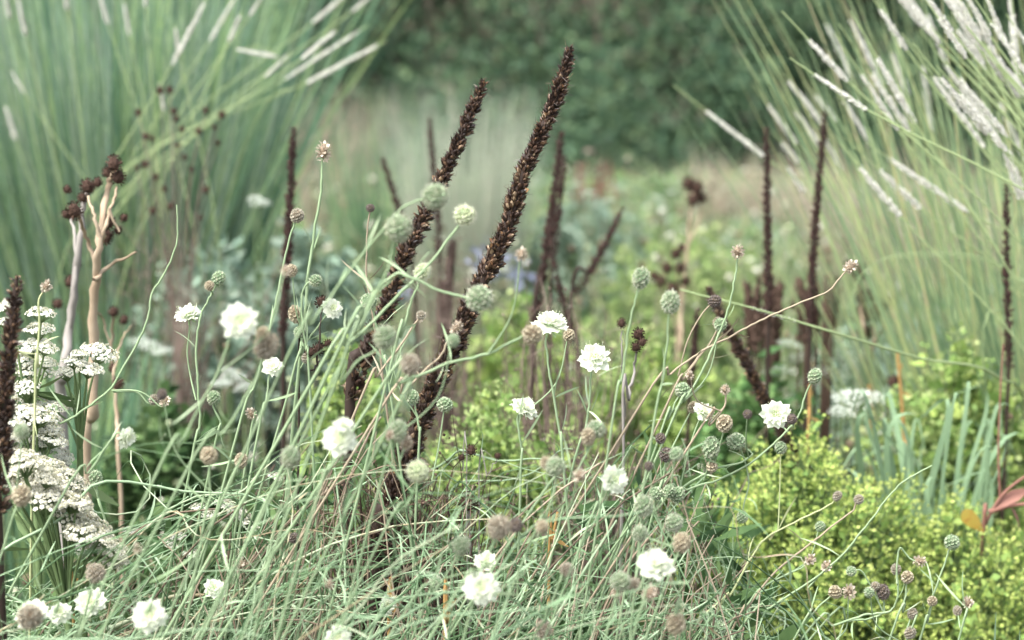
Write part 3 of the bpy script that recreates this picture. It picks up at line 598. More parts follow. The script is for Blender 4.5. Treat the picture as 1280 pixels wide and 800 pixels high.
def umbels(label, Y, items, me, root_px, name='umbel_plant', cat='umbel plant', group='pale umbels among the beds'):
    r = np.array([P(root_px, 500, Y)[0], Y, 0.0]); t = thing(name, label, cat, r, group)
    for x, y, wd in items:
        p = P(x, y, Y+rng.uniform(-.05, .05)); s = wd/PXM(Y); p2 = p-[0, 0, .3*s]
        q = spline([r, r*.35+np.array([p2[0], p2[1], p2[2]*.75])*.65, p2], 7); mb = MB(); tubes(mb, q[None], np.linspace(.003, .0012, len(q))[None], 5); st = part('stem', mb, M_YSTEM, t)
        put('umbel', me, st, p2, (rng.normal(0, .12), rng.normal(-.12, .1), 1), s)
umbels('lacy white umbel plant beside the stubby brown heads', 2.75, [(1072,494,66),(1052,512,34)], UMB[0], 1075)
umbels('grey green plant with tiered pale flat umbels beneath the right slim spike', 3.1, [(985,428,32),(1010,412,30),(1000,446,40),(1050,440,46),(972,460,38),(1030,462,40),(1012,478,34),(1065,455,36),(955,440,28),(975,492,36),(1040,425,30)], UMB[1], 1010)
umbels('small grey umbel heads over the strap leaves', 2.8, [(1112,540,34),(1165,548,26),(1140,574,30),(1175,560,24),(1120,560,22),(1100,575,22)], UMB[1], 1135)
umbels('white blurred flower cluster before the grey green bush near the wavy stem', 3.4, [(325,252,28),(318,246,18)], UMB[0], 320)
umbels('white blurred flower heads behind the tilted small flower and wavy stem', 3.1, [(188,430,34),(204,438,28),(176,425,22)], UMB[0], 195)
umbels('white blurred flower cluster below the large soft white scabious', 3.0, [(290,470,34),(276,478,26),(305,482,24),(285,462,22)], UMB[0], 290)
umbels('pale flower heads scattered in the clearing before the hedge gap', 4.6, [(880,300,12),(893,308,12),(905,300,11),(820,245,14),(838,240,12),(870,330,12),(735,240,20),(720,230,14),(762,250,16)], UMB[1], 840)
umbels('grey seed umbels at the picture edge above the turning leaf', 2.9, [(1270,495,40),(1262,510,34)], UMB[1], 1275)
def blue_flowers():
    Y = 4.0; r = np.array([P(625, 400, Y)[0], Y, 0.0]); t = thing('blue_flower_plant', 'blurred plant with hazy violet blue flowers behind the thickest spike', 'flower', r)
    for x, y in [(600,328),(640,340),(655,347),(612,336),(500,366)]:
        p = P(x, y, Y+rng.uniform(-.05, .05)); q = spline([r+rng.normal(0, .02, 3)*[1, 1, 0], r*.4+p*.6, p], 6); mb = MB(); tubes(mb, q[None], np.full((1, len(q)), .0014), 4); s = part('stem', mb, M_YSTEM, t)
        k = 26; mb = MB(); scatter(mb, TINY, p+rng.normal(0, 1, (k, 3))*[.010, .010, .014], frames(rng.normal(0, 1, (k, 3))+[0, -.5, .4]), rng.uniform(.008, .013, k)); part('flower_head', mb, M_BLUE, s)
blue_flowers()
def red_leaf_plant():
    Y = 5.8; r = np.array([P(745, 300, Y)[0], Y, 0.0]); t = thing('red_leaf_plant', 'dim red stemmed plant at the foot of the hedge beside the straight purple spike', 'plant', r)
    for k in range(14):
        p = P(745+rng.uniform(-25, 25), 195+rng.uniform(0, 50), Y); q = spline([r, r*.4+p*.6+rng.normal(0, .02, 3), p], 5); mb = MB(); tubes(mb, q[None], np.full((1, len(q)), .003), 4); s = part('stem', mb, M_REDSTEM, t)
        mb = MB(); n = 14; scatter(mb, QLEAF, q[rng.integers(len(q)//2, len(q), n)]+rng.normal(0, .02, (n, 3)), frames(rng.normal(0, 1, (n, 3))), rng.uniform(.010, .022, n)); part('foliage', mb, M_TWIG, s)
red_leaf_plant()
def straps():
    Y = 2.6; r = np.array([P(1165, 600, Y)[0], Y, 0.0]); t = thing('strap_leaf_plant', 'clump of blue green strap leaves between the two spurge mounds on the right', 'strap leaf plant', r)
    for k in range(46):
        tip = P(1165+rng.uniform(-95, 95), rng.uniform(485, 620), Y+rng.uniform(-.12, .2)); b = r+np.array([rng.normal(0, .05), rng.normal(0, .05), 0])
        q = spline([b, b*.35+tip*.65+np.array([0, 0, .06]), tip, tip+np.array([rng.normal(0, .03), rng.normal(0, .02), rng.uniform(-.05, .01)])], 6); wd = np.interp(np.linspace(0, 1, len(q)), [0, .5, 1], [.008, .0075, .0008]); mb = MB(); ribbons(mb, q[None], wd[None]*rng.uniform(.6, 1.1)); part('leaf', mb, M_STRAP, t)
straps()
def orange_stem(label, pts, Y, r=.0026):
    q = [P(a, b, Y) for a, b in pts]; root = np.array([q[-1][0], Y, 0]); t = thing('orange_dead_stem', label, 'dead stem', root, 'orange dead stems')
    path = spline(q+[root], 5); mb = MB(); tubes(mb, path[None], np.linspace(r*.7, r, len(path))[None], 6); part('stem', mb, M_ORANGE, t)
    mb = MB(); a = path[2:5]; scatter(mb, NLEAF, a, frames(np.array([[.3, 0, 1], [-.4, -.2, .7], [.5, 0, -.3]])), np.array([.012, .010, .016])); part('leaf', mb, M_ORANGE, t)
orange_stem('tallest straight orange dead stem right of the lacy white umbel', [(1122,442),(1127,500),(1131,560),(1131,600)], 2.75)
orange_stem('short orange dead stem beneath the stubby brown heads', [(1086,480),(1090,540),(1094,580)], 2.85, .002)
orange_stem('orange stem under the stalk of the upright green ball', [(1012,480),(1012,530),(1010,570)], 2.6, .002)
orange_stem('orange dead strip among the stems below the nodding white flower', [(697,640),(690,680),(686,715)], 1.98, .0016)
orange_stem('orange dead strip at the bottom edge below the grey ball', [(566,752),(560,780),(556,800)], 1.85, .0016)
orange_stem('orange dead strip at the bottom behind the pair of white flowers', [(500,745),(492,770),(486,800)], 1.9, .0016)
orange_stem('short orange strip beside the two bottom white flowers near the yarrow', [(86,700),(88,725),(90,750)], 1.95, .0022)
def turning_leaf():
    Y = 2.47; r = np.array([P(1235, 700, Y)[0], Y+.12, 0.0]); t = thing('turning_leaf_plant', 'reddish stem with one orange yellow leaf beside the spurge mound', 'plant', r)
    for pts, rad in (([(1228,680),(1232,655),(1252,620),(1275,600),(1300,585)], .0024), ([(1250,622),(1248,560),(1251,480),(1254,430)], .0012), ([(1236,640),(1262,632),(1285,630)], .003)):
        q = [P(a, b, Y) for a, b in pts]; path = spline(([r] if pts[0][1] == 680 else [])+q, 6); mb = MB(); tubes(mb, path[None], np.linspace(rad, rad*.6, len(path))[None], 6); part('stem', mb, M_REDSTEM, t)
    a, b = P(1229, 664, Y-.01), P(1193, 629, Y-.04); L = np.linalg.norm(b-a); mb = MB(); scatter(mb, leaf_t(.27, .25, .35), a[None], frames((b-a)[None], np.array([1.2])), np.array([L])); o = part('leaf', mb, M_LEAFOY, t); o['label'] = 'orange yellow leaf with a red edge'
    a, b = P(1262, 632, Y), P(1280, 655, Y); mb = MB(); scatter(mb, leaf_t(.3, .3, .2), a[None], frames((b-a)[None], np.array([.4])), np.array([.03])); part('leaf', mb, M_REDSTEM, t)
    a, b = P(1240, 636, Y), P(1275, 615, Y); mb = MB(); scatter(mb, leaf_t(.3, .2, .2), a[None], frames((b-a)[None], np.array([1.])), np.array([.045])); part('leaf', mb, M_REDSTEM, t)
turning_leaf()

# ------------------------------------------------------------------ yarrow
def floret_t():
    V, F = [], []; n = 0
    for k in range(5):
        a = k*2*math.pi/5; c, s = math.cos(a), math.sin(a)
        q = np.array([[.10, -.10, .0], [.10, .10, .0], [.34, -.24, .05], [.34, .24, .05], [.52, -.14, -.02], [.52, .14, -.02]])
        V.append(np.stack([q[:, 0]*c-q[:, 1]*s, q[:, 0]*s+q[:, 1]*c, q[:, 2]], -1)); F.append(np.array([(0, 2, 3, 1), (2, 4, 5, 3)])+n); n += 6
    return np.concatenate(V), np.concatenate(F)
FLO = floret_t(); DISC = revolve([(.2, -.25), (.22, 0), (.15, .12), (.02, .16)], 6)
def corymb_mesh(seed, m, n=120, flat=.13):
    r = np.random.default_rng(seed); mb = MB()
    i = np.arange(n)+.5; rr = .5*np.sqrt(i/n); a = i*2.39996; c = np.stack([rr*np.cos(a), rr*np.sin(a), flat-flat*3.4*rr**2+.05*np.sin(rr*14+2*a)], -1)+r.normal(0, .016, (n, 3))
    d = unit(c*[1.1, 1.1, 0]+[0, 0, .45]+r.normal(0, .22, (n, 3))); R = frames(d); s = r.uniform(.075, .105, n)
    scatter(mb, FLO, c, R, s, 0); scatter(mb, DISC, c, R, s, 1)
    k = np.arange(0, n, 3); tubes(mb, bez(np.tile([0, 0, -.35], (len(k), 1)), c[k]*[.5, .5, 0]+[0, 0, -.12], c[k]-d[k]*.02, 5), np.full((1, 5), .008), 3, 2)
    return mb.mesh('flower_cluster', [m, M_YARC, M_YSTEM])
COR = [corymb_mesh(s, M_YAR) for s in (1, 2, 3)]; CORO = [corymb_mesh(s, M_YARO, 130, .17) for s in (5, 6)]
def yarrow(label, Y, root_px, items, old=False, wide=False):
    r = np.array([P(root_px, 600, Y)[0], Y, 0.0]); t = thing('yarrow', label, 'yarrow', r, 'white yarrow beside the dark edge spike')
    ys = [i[1] for i in items]; main = P(np.mean([i[0] for i in items]), max(ys)+10, Y)
    q = spline([r, r*.5+main*.5, main], 6); mb = MB(); tubes(mb, q[None], np.full((1, len(q)), .0028), 6); part('stem', mb, M_YSTEM, t)
    if wide: items = items+[(x+rng.uniform(-16, 20), y+rng.uniform(-12, 14), wd*rng.uniform(.5, .8), tx) for x, y, wd, tx in items]
    for x, y, wd, tx in items:
        p = P(x, y, Y+rng.uniform(-.04, .03)); s = (1.05 if old else .92)*wd/PXM(Y); d = unit([tx, -.06, 1]); p2 = p-d*.10*s; foot = p2-d*.34*s
        qq = spline([main+[0, 0, -.04], (main+foot)/2+[0, 0, -.012], foot], 5); mb = MB(); tubes(mb, qq[None], np.linspace(.0013, .0009, len(qq))[None], 5); st = part('stem', mb, M_YSTEM, t)
        put('flower_cluster', random.choice(CORO if old else COR), st, p2, d, s)
    mb = MB(); n = 60; k = rng.integers(0, len(q), n); scatter(mb, NLEAF, q[k], frames(unit(rng.normal(0, 1, (n, 3))+[0, 0, .4])), rng.uniform(.02, .05, n)); part('foliage', mb, M_YSTEM, t)
yarrow('white yarrow with flat clusters in tiers right against the blackish edge spike', 2.0, 45, [(52,388,42,.1),(48,408,46,0),(40,428,54,-.1),(30,445,60,-.1),(58,432,36,.3),(8,378,40,-.3),(45,460,54,.1),(28,480,56,-.2),(4,400,30,-.3),(60,450,34,.4),(15,462,50,-.2)])
yarrow('white yarrow with two flat heads reaching towards the dead tan stalk', 2.02, 90, [(126,436,56,.35),(92,448,36,0),(113,458,42,.3),(82,462,40,-.1),(100,440,26,.1),(78,500,46,.35)])
yarrow('creamy yarrow with broad crowded clusters low beside the blackish spike', 1.98, 40, [(35,500,66,0),(22,520,66,-.2),(52,515,56,.3),(38,535,74,0),(10,545,50,-.2),(68,545,46,.4),(78,565,40,.5),(28,562,64,0),(60,530,50,.3)], wide=True)
yarrow('aged creamy yarrow spilling down in a diagonal band into the stem tangle', 1.87, 80, [(50,590,62,.3),(75,605,58,.4),(62,618,62,.2),(90,622,58,.4),(100,642,58,.4),(84,634,54,.3),(118,655,54,.5),(108,662,52,.2),(132,675,46,.5),(145,690,36,.5),(126,682,42,.2),(30,575,52,-.1),(140,702,30,.3),(8,590,44,-.2),(98,600,36,.6),(66,580,44,.4),(20,600,44,0),(44,606,50,.1)], True, True)
yarrow('small white yarrow sprigs half buried in the stem tangle', 2.05, 270, [(280,628,34,.2),(300,640,38,.4),(248,632,26,0),(262,640,30,0),(312,655,30,.4),(165,662,26,.2),(220,668,28,.1),(215,680,22,.3),(345,594,24,.2),(98,680,30,.2),(105,690,24,.1),(240,690,26,0)])

# ------------------------------------------------------------------ scabious
def petal_grid(w, L, curl, wav, r):
    """three-lobed outer petal from the origin along +x, z up"""
    u = np.linspace(0, 1, 5); v = np.linspace(-1, 1, 5); U, W = np.meshgrid(u, v, indexing='ij')
    lob = 1-.22*np.abs(np.sin(W*1.5*np.pi))*(U > .7)
    x = U*L*lob*(1-.12*W**2); y = W*w/2*np.interp(U, [0, .35, .75, 1], [.2, .65, 1, .85]); z = curl*U**1.6*L+wav*np.sin(W*5+r)*U*.12*L
    idx = np.arange(25).reshape(5, 5); f = np.stack([idx[:-1, :-1], idx[1:, :-1], idx[1:, 1:], idx[:-1, 1:]], -1).reshape(-1, 4)
    return np.stack([x, y, z], -1).reshape(-1, 3), f
def flower_mesh(seed, fluffy=.5):
    r = np.random.default_rng(seed); mb = MB()
    for n, rad, L, w, z0, cu in ((11, .15, .38, .31, .06, .08), (10, .12, .29, .24, .12, .40), (9, .08, .20, .17, .17, .9)):
        for k in range(n):
            a = 2*math.pi*(k+r.uniform(-.25, .25))/n; v, f = petal_grid(w*r.uniform(.8, 1.15), L*r.uniform(.82, 1.12), cu+r.normal(0, .12)-.05, r.uniform(.5, 1.4), r.uniform(0, 6))
            ro = r.normal(0, .25); v = np.stack([v[:, 0], v[:, 1]*math.cos(ro)-v[:, 2]*math.sin(ro)*.3, v[:, 2]+v[:, 1]*math.sin(ro)], -1)
            c, s = math.cos(a), math.sin(a); mb.add(np.stack([(v[:, 0]+rad)*c-v[:, 1]*s, (v[:, 0]+rad)*s+v[:, 1]*c, v[:, 2]+z0+r.normal(0, .01)], -1), f, 0)
    n = 26; i = np.arange(n)+.5; rr = .16*np.sqrt(i/n); a = i*2.39996; c = np.stack([rr*np.cos(a), rr*np.sin(a), .22-1.6*rr**2], -1)
    scatter(mb, ELL, c, frames(unit(c*[3, 3, 0]+[0, 0, 1])), np.stack([np.full(n, .055), np.full(n, .055), r.uniform(.05, .09, n)], -1), 1)
    n = 30; a = r.uniform(0, 6.283, n); rr = r.uniform(.05, .42, n); p = np.stack([rr*np.cos(a), rr*np.sin(a), .12+.1*(1-rr)], -1); e = p+np.stack([np.cos(a)*.05, np.sin(a)*.05, r.uniform(.10, .18, n)], -1)
    tubes(mb, np.stack([p, (p+e)/2, e], 1), np.full((1, 3), .006), 3, 0); scatter(mb, ELLS, e, frames(r.normal(0, 1, (n, 3))), np.full(n, .034), 1)
    return mb.mesh('flower_head', [M_PETAL, M_FLORET])
FLOW = [flower_mesh(s) for s in (1, 2, 3, 4)]
def calyx_mesh():
    mb = MB(); v, f = revolve([(.03, -.10), (.13, -.04), (.17, .03), (.12, .10), (.02, .11)], 8); mb.add(v, f)
    n = 9; a = np.arange(n)*2*np.pi/n; scatter(mb, NLEAF, np.stack([.12*np.cos(a), .12*np.sin(a), 0*a-.02], -1), frames(np.stack([np.cos(a), np.sin(a), -.25+0*a], -1)), np.full(n, .27)); return mb.mesh('calyx', M_CALYX)
CALYX = calyx_mesh()
def head_mesh(seed, mh, mbr, mcore, n=62, sq=1.08, br=.15, nb=4, cup=1.0, bw=.010):
    """a ball of papery cups with fine bristles; unit diameter, sitting on the origin along +z"""
    r = np.random.default_rng(seed); mb = MB(); p = fib(n); p = unit(p+r.normal(0, .03, p.shape)); sc = np.array([.36, .36, .36*sq]); c0 = np.array([0, 0, .42*sq])
    v, f = revolve([(.02, -.36), (.20, -.31), (.33, -.12), (.34, .10), (.23, .29), (.03, .36)], 12); mb.add(v*[1, 1, sq]+c0, f, 2)
    v, f = revolve([(.03, -.05), (.05, .0), (.075, .05), (.105, .085)], 8); v[:, 2] += .012*np.sin(np.arange(len(v))*2.1); d = unit(p/sc)
    scatter(mb, (v*cup, f), p*sc*.97+c0, frames(d), r.uniform(.85, 1.2, n), 0)
    k = np.repeat(np.arange(n), nb); q = (p*sc*1.0+c0)[k]+r.normal(0, .022, (n*nb, 3)); dd = unit(d[k]+r.normal(0, .30, (n*nb, 3)))
    L = r.uniform(.6, 1.25, n*nb)[:, None]*br; tubes(mb, np.stack([q, q+dd*L*.6, q+dd*L], 1), np.array([[bw, bw*.75, bw*.25]]), 3, 1)
    m = 8; a = np.arange(m)*2*np.pi/m; scatter(mb, NLEAF, np.stack([.1*np.cos(a), .1*np.sin(a), 0*a+.03], -1), frames(np.stack([np.cos(a), np.sin(a), -.3+0*a], -1)), np.full(m, .22), 0)
    return mb.mesh('seed_head', [mh, mbr, mcore])
def ragged_mesh(seed, mh, mbr, mcore, n=42, sq=1.3):
    """an old head: loose papery scales round a dark core, some already fallen"""
    r = np.random.default_rng(seed); mb = MB(); p = fib(n); p = p[r.random(n) < .8]; n = len(p); sc = np.array([.24, .24, .30*sq]); c0 = np.array([0, 0, .36*sq])
    v, f = revolve([(.02, -.30), (.13, -.24), (.22, -.05), (.20, .14), (.10, .29), (.02, .33)], 10); mb.add(v*[1, 1, sq]+c0, f, 2)
    d = unit(p/sc+np.array([0, 0, .9])+r.normal(0, .25, (n, 3))); scatter(mb, TINY, p*sc*.9+c0, frames(d), r.uniform(.20, .34, n), 0)
    k = np.repeat(np.arange(n), 3); q = (p*sc+c0)[k]; dd = unit(d[k]+r.normal(0, .35, (len(k), 3))); L = r.uniform(.12, .30, len(k))[:, None]
    tubes(mb, np.stack([q, q+dd*L*.6, q+dd*L], 1), np.array([[.011, .008, .003]]), 3, 1)
    m = 7; a = np.arange(m)*2*np.pi/m; scatter(mb, NLEAF, np.stack([.06*np.cos(a), .06*np.sin(a), 0*a+.03], -1), frames(np.stack([np.cos(a), np.sin(a), -.3+0*a], -1)), np.full(m, .28), 0)
    return mb.mesh('seed_head', [mh, mbr, mcore])
M_COREG = mat('core_green', even((.13,.20,.11),(.20,.28,.16)), 0, .8); M_CORET = mat('core_tan', even((.16,.12,.08),(.26,.20,.14)), 0, .8)
M_HEADR = mat('seed_ragged', even((.34,.28,.21),(.52,.45,.36),(.66,.59,.49)), 0.3, .8)
HEAD = {'g': [head_mesh(s, M_HEADG, M_BRG, M_COREG) for s in (1, 2)], 't': [head_mesh(3, M_HEADT, M_BRT, M_CORET, n=52, cup=1.15, br=.13), head_mesh(4, M_HEADT, M_BRT, M_CORET, sq=1.2, br=.16)],
        'p': [head_mesh(5, M_HEADP, M_BRT, M_CORET, sq=1.15, br=.16)], 'd': [head_mesh(6, M_HEADD, M_BRD, M_CORET, br=.2)], 's': [ragged_mesh(7, M_HEADR, M_BRT, M_CORET), ragged_mesh(9, M_HEADR, M_BRT, M_CORET, 46, 1.15)],
        'w': [head_mesh(8, M_FLORET, M_BRG, M_COREG, br=.22, nb=7, bw=.013)], 'G': [head_mesh(s, M_HEADG, M_BRG, M_COREG, br=.17, nb=9, bw=.013) for s in (11, 12)], 'P': [head_mesh(13, M_HEADP, M_BRT, M_CORET, br=.18, nb=9, bw=.013)]}
GSC = 'scabious stems in the tangle'
NTH = [0]
def down(px, py, lean):
    dx = -lean
    out = [(px+dx*(t**1.15)+rng.normal(0, 2.0)*t/40, py+t) for t in (14, 45, 95, 160, 240)]
    return [(px+dx*t*(.55+.45*t/240)+rng.normal(0, 1.5), py+t) for t in (14, 45, 95, 160, 240)]
def scab(label, heads, Y, bare=None, mat_=None, rad=.88, Yroot=None, leafy=True):
    """heads: (kind, px, py, size px, path px | None | lean number, facing). The first path runs to the ground, the others join it."""
    m = mat_ or M_STEM
    first = bare if bare else None
    NTH[0] += 1
    if Y < 1.8: rad *= .85
    lean0 = rng.uniform(-.15, .55)
    def pathof(h):
        p = pathof0(h); lean = lean0 if Y < 1.9 and h is heads[0] and not bare else 0
        return [(x-lean*max(0, y-h[2]-35), y) for x, y in p]
    def pathof0(h):
        if h[4] is None or np.isscalar(h[4]): return down(h[1], h[2], .35+rng.uniform(-.15, .35) if h[4] is None else h[4])
        return list(h[4])
    paths = [pathof(h) for h in heads]
    main = list(bare) if bare else [(heads[0][1], heads[0][2])]+paths[0]
    q = [P(x, y, Y) for x, y in main]; d = q[-1]-q[-2]; d = d/np.linalg.norm(d)
    z = q[-1][2]; root = np.array([q[-1][0]+np.clip(d[0], -.7, .7)*z*.6, (Yroot or Y+.06), 0.0]); mid = q[-1]*.5+root*.5+np.array([d[0]*z*.10, 0, 0])
    t = thing('scabious', label, 'scabious', root, GSC)
    path = spline(q+[mid, root], 6); path[3:] += np.cumsum(rng.normal(0, .00035, path[3:].shape), 0)
    K = len(path); r = np.interp(np.linspace(0, 1, K), [0, .3, 1], [rad*.78, rad, rad*1.35])/1000
    mb = MB(); tubes(mb, path[None], r[None], 6)
    st = part('stem', mb, m, t)
    for i, h in enumerate(heads):
        kind, px, py, sz, _, face = h[:6]
        own = i == 0 and not bare
        Yh = Y+(0 if own else rng.uniform(-.015, .015)); top = path[0] if own else P(px, py, Yh)
        if own: hp = path; holder = st
        else:
            pts = [top]+[P(x, y, Yh) for x, y in paths[i][:-1]]+[P(*paths[i][-1], Y)]
            hp = spline(pts, 5); mb = MB(); tubes(mb, hp[None], np.linspace(rad*.65, rad*.9, len(hp))[None]/1000, 5); holder = part('stem', mb, m, t)
        dirn = unit(hp[0]-hp[min(4, len(hp)-1)]) if face is None else unit(face)
        s = sz/PXM(Yh)
        if kind == 'f':
            o = put('flower_head', random.choice(FLOW), holder, top-dirn*s*.10, dirn, s*1.03); put('calyx', CALYX, t, top-dirn*s*.14, dirn, s).name = 'calyx'
        else:
            if kind in 'gp' and Y < 1.8: kind = kind.upper()
            if kind == 't' and sz <= 18 and rng.random() < .6: kind = 's'; s *= 1.15
            put('seed_head', random.choice(HEAD[kind]), holder, top-dirn*s*.42, dirn, s*1.05*np.array([rng.uniform(.9, 1.06), rng.uniform(.9, 1.06), rng.uniform(.86, 1.14)]))
    if rng.random() < .38 and min(h[1] for h in heads) > 120 and max(h[2] for h in heads) > 400:      # a side shoot with a small bud
        k = int(K*rng.uniform(.22, .4)); a = path[k]; b = a+np.array([rng.uniform(-.035, .05), rng.normal(0, .02), rng.uniform(.035, .08)])
        hp = spline([b, (a+b)/2+np.array([(b-a)[0]*.25, 0, -.006]), a], 5); mb = MB(); tubes(mb, hp[None], np.linspace(rad*.55, rad*.8, len(hp))[None]/1000, 5); sh = part('stem', mb, m, t)
        kd = random.choice('ggtssd'); L = rng.uniform(.007, .012); put('seed_head', random.choice(HEAD[kd]), sh, b-[0, 0, L*.4], b-hp[3], L)
    if leafy:
        mb = MB(); n = 6; k = rng.integers(K//3, K-2, n); scatter(mb, leaf_t(.055, .3, .1), path[k], frames(unit(rng.normal(0, .8, (n, 3))+[0, 0, .6])), rng.uniform(.015, .04, n)); part('foliage', mb, m, t)
    return t
UP, FR, FRU = (0, -.3, 1), (.05, -1, .25), (0, -.8, .7)
Bn, Yl = M_STEMB, M_STEMY
# upper part of the bed, left to right
scab('long bare wavy scabious stem rising alone beside the small white flower', [('t',199,697,1,[(200,690),(190,640)],None)][:0] or [('t',206,502,12,[(200,508),(185,495),(168,488),(140,488)],None),('p',192,500,14,[(185,504),(170,490),(142,490)],None)], 1.98, bare=[(221,256),(222,300),(208,342),(190,372),(183,410),(155,462),(135,495),(105,520),(75,538),(30,560)])
scab('scabious with a green ball, brown bud and white side flower near the wavy stem', [('g',273,349,19,[(268,362),(256,380),(248,400),(244,440),(246,490),(248,540),(235,590)],None),('t',262,358,13,[(266,368)],(-.2,0,1)),('f',235,393,36,[(237,410),(234,440),(238,470),(245,500)],(-.15,-.25,1))], 1.97)
scab('tall scabious with a dry tan head, first right of the thin dark spike', [('s',404,191,22,[(402,215),(396,265),(388,310),(382,360),(376,420),(366,500)],None)], 2.0, rad=1.2)
scab('scabious with a dry pinkish head just above the thin spike, bent stem', [('p',371,271,17,[(366,288),(355,335),(344,380),(334,420),(318,480),(290,560)],None)], 1.95)
scab('scabious with a small green ball on a hooked neck and a brittle brown bud below', [('g',394,351,17,[(387,351),(377,366),(375,395),(381,440),(384,500)],(.9,-.2,.3)),('t',370,395,20,[(374,408),(378,425)],None),('g',374,415,16,[(379,432)],None)], 1.98)
scab('large white soft focus scabious flower facing the viewer', [('f',300,401,47,[(290,418),(282,445),(280,490),(272,560),(255,620)],(.15,-.9,.35))], 1.58)
scab('small white scabious flower beside the blackened bent husk', [('f',416,385,27,[(406,396),(390,416),(378,440),(360,490)],(.35,-.75,.5)),('p',383,448,14,[(376,460)],None)], 1.99)
scab('blurred grey pink scabious ball below the large soft white flower', [('p',332,436,29,[(326,456),(323,490),(319,540),(300,620)],None)], 1.6)
scab('low white scabious flower behind the grey pink ball', [('f',341,458,27,[(337,472),(330,510),(318,560)],FRU)], 1.9)
scab('fuzzy pale ball highest on an arched stem across the second spike', [('g',543,246,33,[(527,251),(503,263),(480,300),(452,362),(432,407),(410,470)],(.8,-.1,.6))], 1.6)
scab('fuzzy pale green ball just left of the second spike, topmost of the soft ones', [('g',498,286,35,[(494,308),(486,335),(470,372),(450,420),(425,480)],None)], 1.58)
scab('whitish ball on a long slanting stem between the two tall spikes', [('w',581,269,27,[(573,286),(556,325),(540,355),(517,397),(500,430),(478,480)],None)], 1.74, rad=1.25)
scab('green ball on a looping sideways stem before the thick spike', [('g',597,373,31,[(582,371),(550,366),(518,350),(495,344),(470,362),(450,400),(425,460)],(.9,-.1,.15))], 1.68, rad=1.25)
scab('pale ball halfway down between the two tall spikes', [('w',527,343,21,[(519,360),(508,385),(498,420),(485,460)],None)], 1.8)
scab('small green ball touching the second spike at mid height', [('g',461,377,21,[(466,392),(471,415),(479,455),(486,500)],None),('t',526,396,11,[(519,406),(500,440),(488,480)],None)], 1.95)
scab('blurred green ball before the foot of the second spike', [('g',480,424,27,[(471,437),(450,452),(428,480),(400,520)],None)], 1.62)
scab('blurred pinkish ball left of the thick spike, below the green one', [('p',513,457,26,[(515,474),(513,500),(505,550)],None)], 1.6)
scab('pale pink ball ending a long level stem beside the side view white flower', [('t',664,418,27,[(648,421),(618,434),(588,444),(560,450),(530,462),(500,478),(465,505)],(.85,-.2,.35))], 1.72, rad=1.2)
scab('narrow tan bud on a stiff slanting stem across the thick spike', [('s',570,411,15,[(562,424),(548,446),(534,468),(522,492),(500,530)],None)], 1.84, mat_=Bn)
scab('white scabious flower seen from the side, just right of the thick spike', [('f',688,404,48,[(684,422),(686,455),(693,495),(701,545),(706,590)],(.12,-.15,1))], 1.95)
scab('white scabious flower facing up, right of and below the side view one', [('f',743,447,42,[(740,466),(741,500),(734,545),(715,610)],(.0,-.62,.75))], 1.96)
scab('tiny bristly dark bud on a hair thin stem left of the second spike', [('d',463,260,11,[(460,285),(459,320),(461,360),(470,420),(478,480)],None)], 2.02, rad=.8, mat_=Bn)
scab('nodding white scabious flower low between the thick spike and the twiggy clump', [('f',656,510,36,[(648,517),(645,530),(650,560),(648,620)],(.45,-.35,.8))], 1.98)
scab('small brown bud on a thin stem crossing between the tall spikes', [('p',526,394,12,[(518,405),(500,430),(470,470),(440,520)],None)], 1.9, mat_=Bn, rad=.9)
scab('green ball at the left of the two before the blurred dark headed stalk', [('g',801,350,23,[(797,368),(790,395),(783,430),(774,480),(760,560)],None)], 1.78)
scab('green ball at the right of the two before the blurred dark headed stalk', [('g',838,380,25,[(836,398),(835,430),(828,480),(810,560)],None)], 1.76)
scab('tall scabious with a ragged tan head right of the clearing', [('s',922,314,20,[(920,332),(914,362),(908,395),(893,430),(878,465),(858,500),(830,550)],None)], 1.97)
scab('dry brown scabious bud at the end of the longest arching brown stem', [('s',1064,333,19,[(1054,343),(1032,365),(988,381),(950,400),(915,420),(880,440),(840,468),(790,520)],(.75,-.1,.6))], 1.98, mat_=Bn)
scab('small tan bud beside the dark leaning spike', [('t',897,404,14,[(894,420),(882,440),(860,470),(830,520)],None),('d',893,377,16,[(878,392),(860,425),(848,470)],(.6,0,.7))], 2.05, mat_=Bn)
scab('upright green ball with a white flower on a branching stem, right of the leaning spike', [('g',1018,471,20,[(1013,482),(1005,505),(996,528),(975,550),(940,580),(905,597),(860,612),(800,640)],None),('f',970,518,38,[(978,532),(985,540)],(-.1,-.9,.4)),('d',990,524,14,[(992,535)],None)], 1.97)
scab('scabious with crowded green and tan balls and one hanging ball near the white flower', [('g',919,552,23,[(928,560),(938,568),(925,580),(890,590),(850,615),(800,660)],(.9,-.2,.2)),('t',905,530,23,[(903,545),(890,590)],None),('g',889,562,25,[(887,578),(880,600)],None),('t',890,583,16,[(880,595)],None),('g',928,646,17,[(930,630),(936,605),(932,580),(926,562)],(-.05,0,-1)),('f',880,515,30,[(872,530),(862,560),(850,610)],(.5,-.4,.7))], 1.96)
scab('green ball on a short stem left of the crowded balls', [('g',853,488,20,[(845,500),(835,525),(820,560)],None),('t',866,510,14,[(858,525),(840,560)],None)], 1.98)
scab('tiny tan bud at the tip of a bare stem above the crowded balls', [('t',906,487,12,[(905,505),(885,530),(860,555)],None)], 1.95, mat_=Bn)
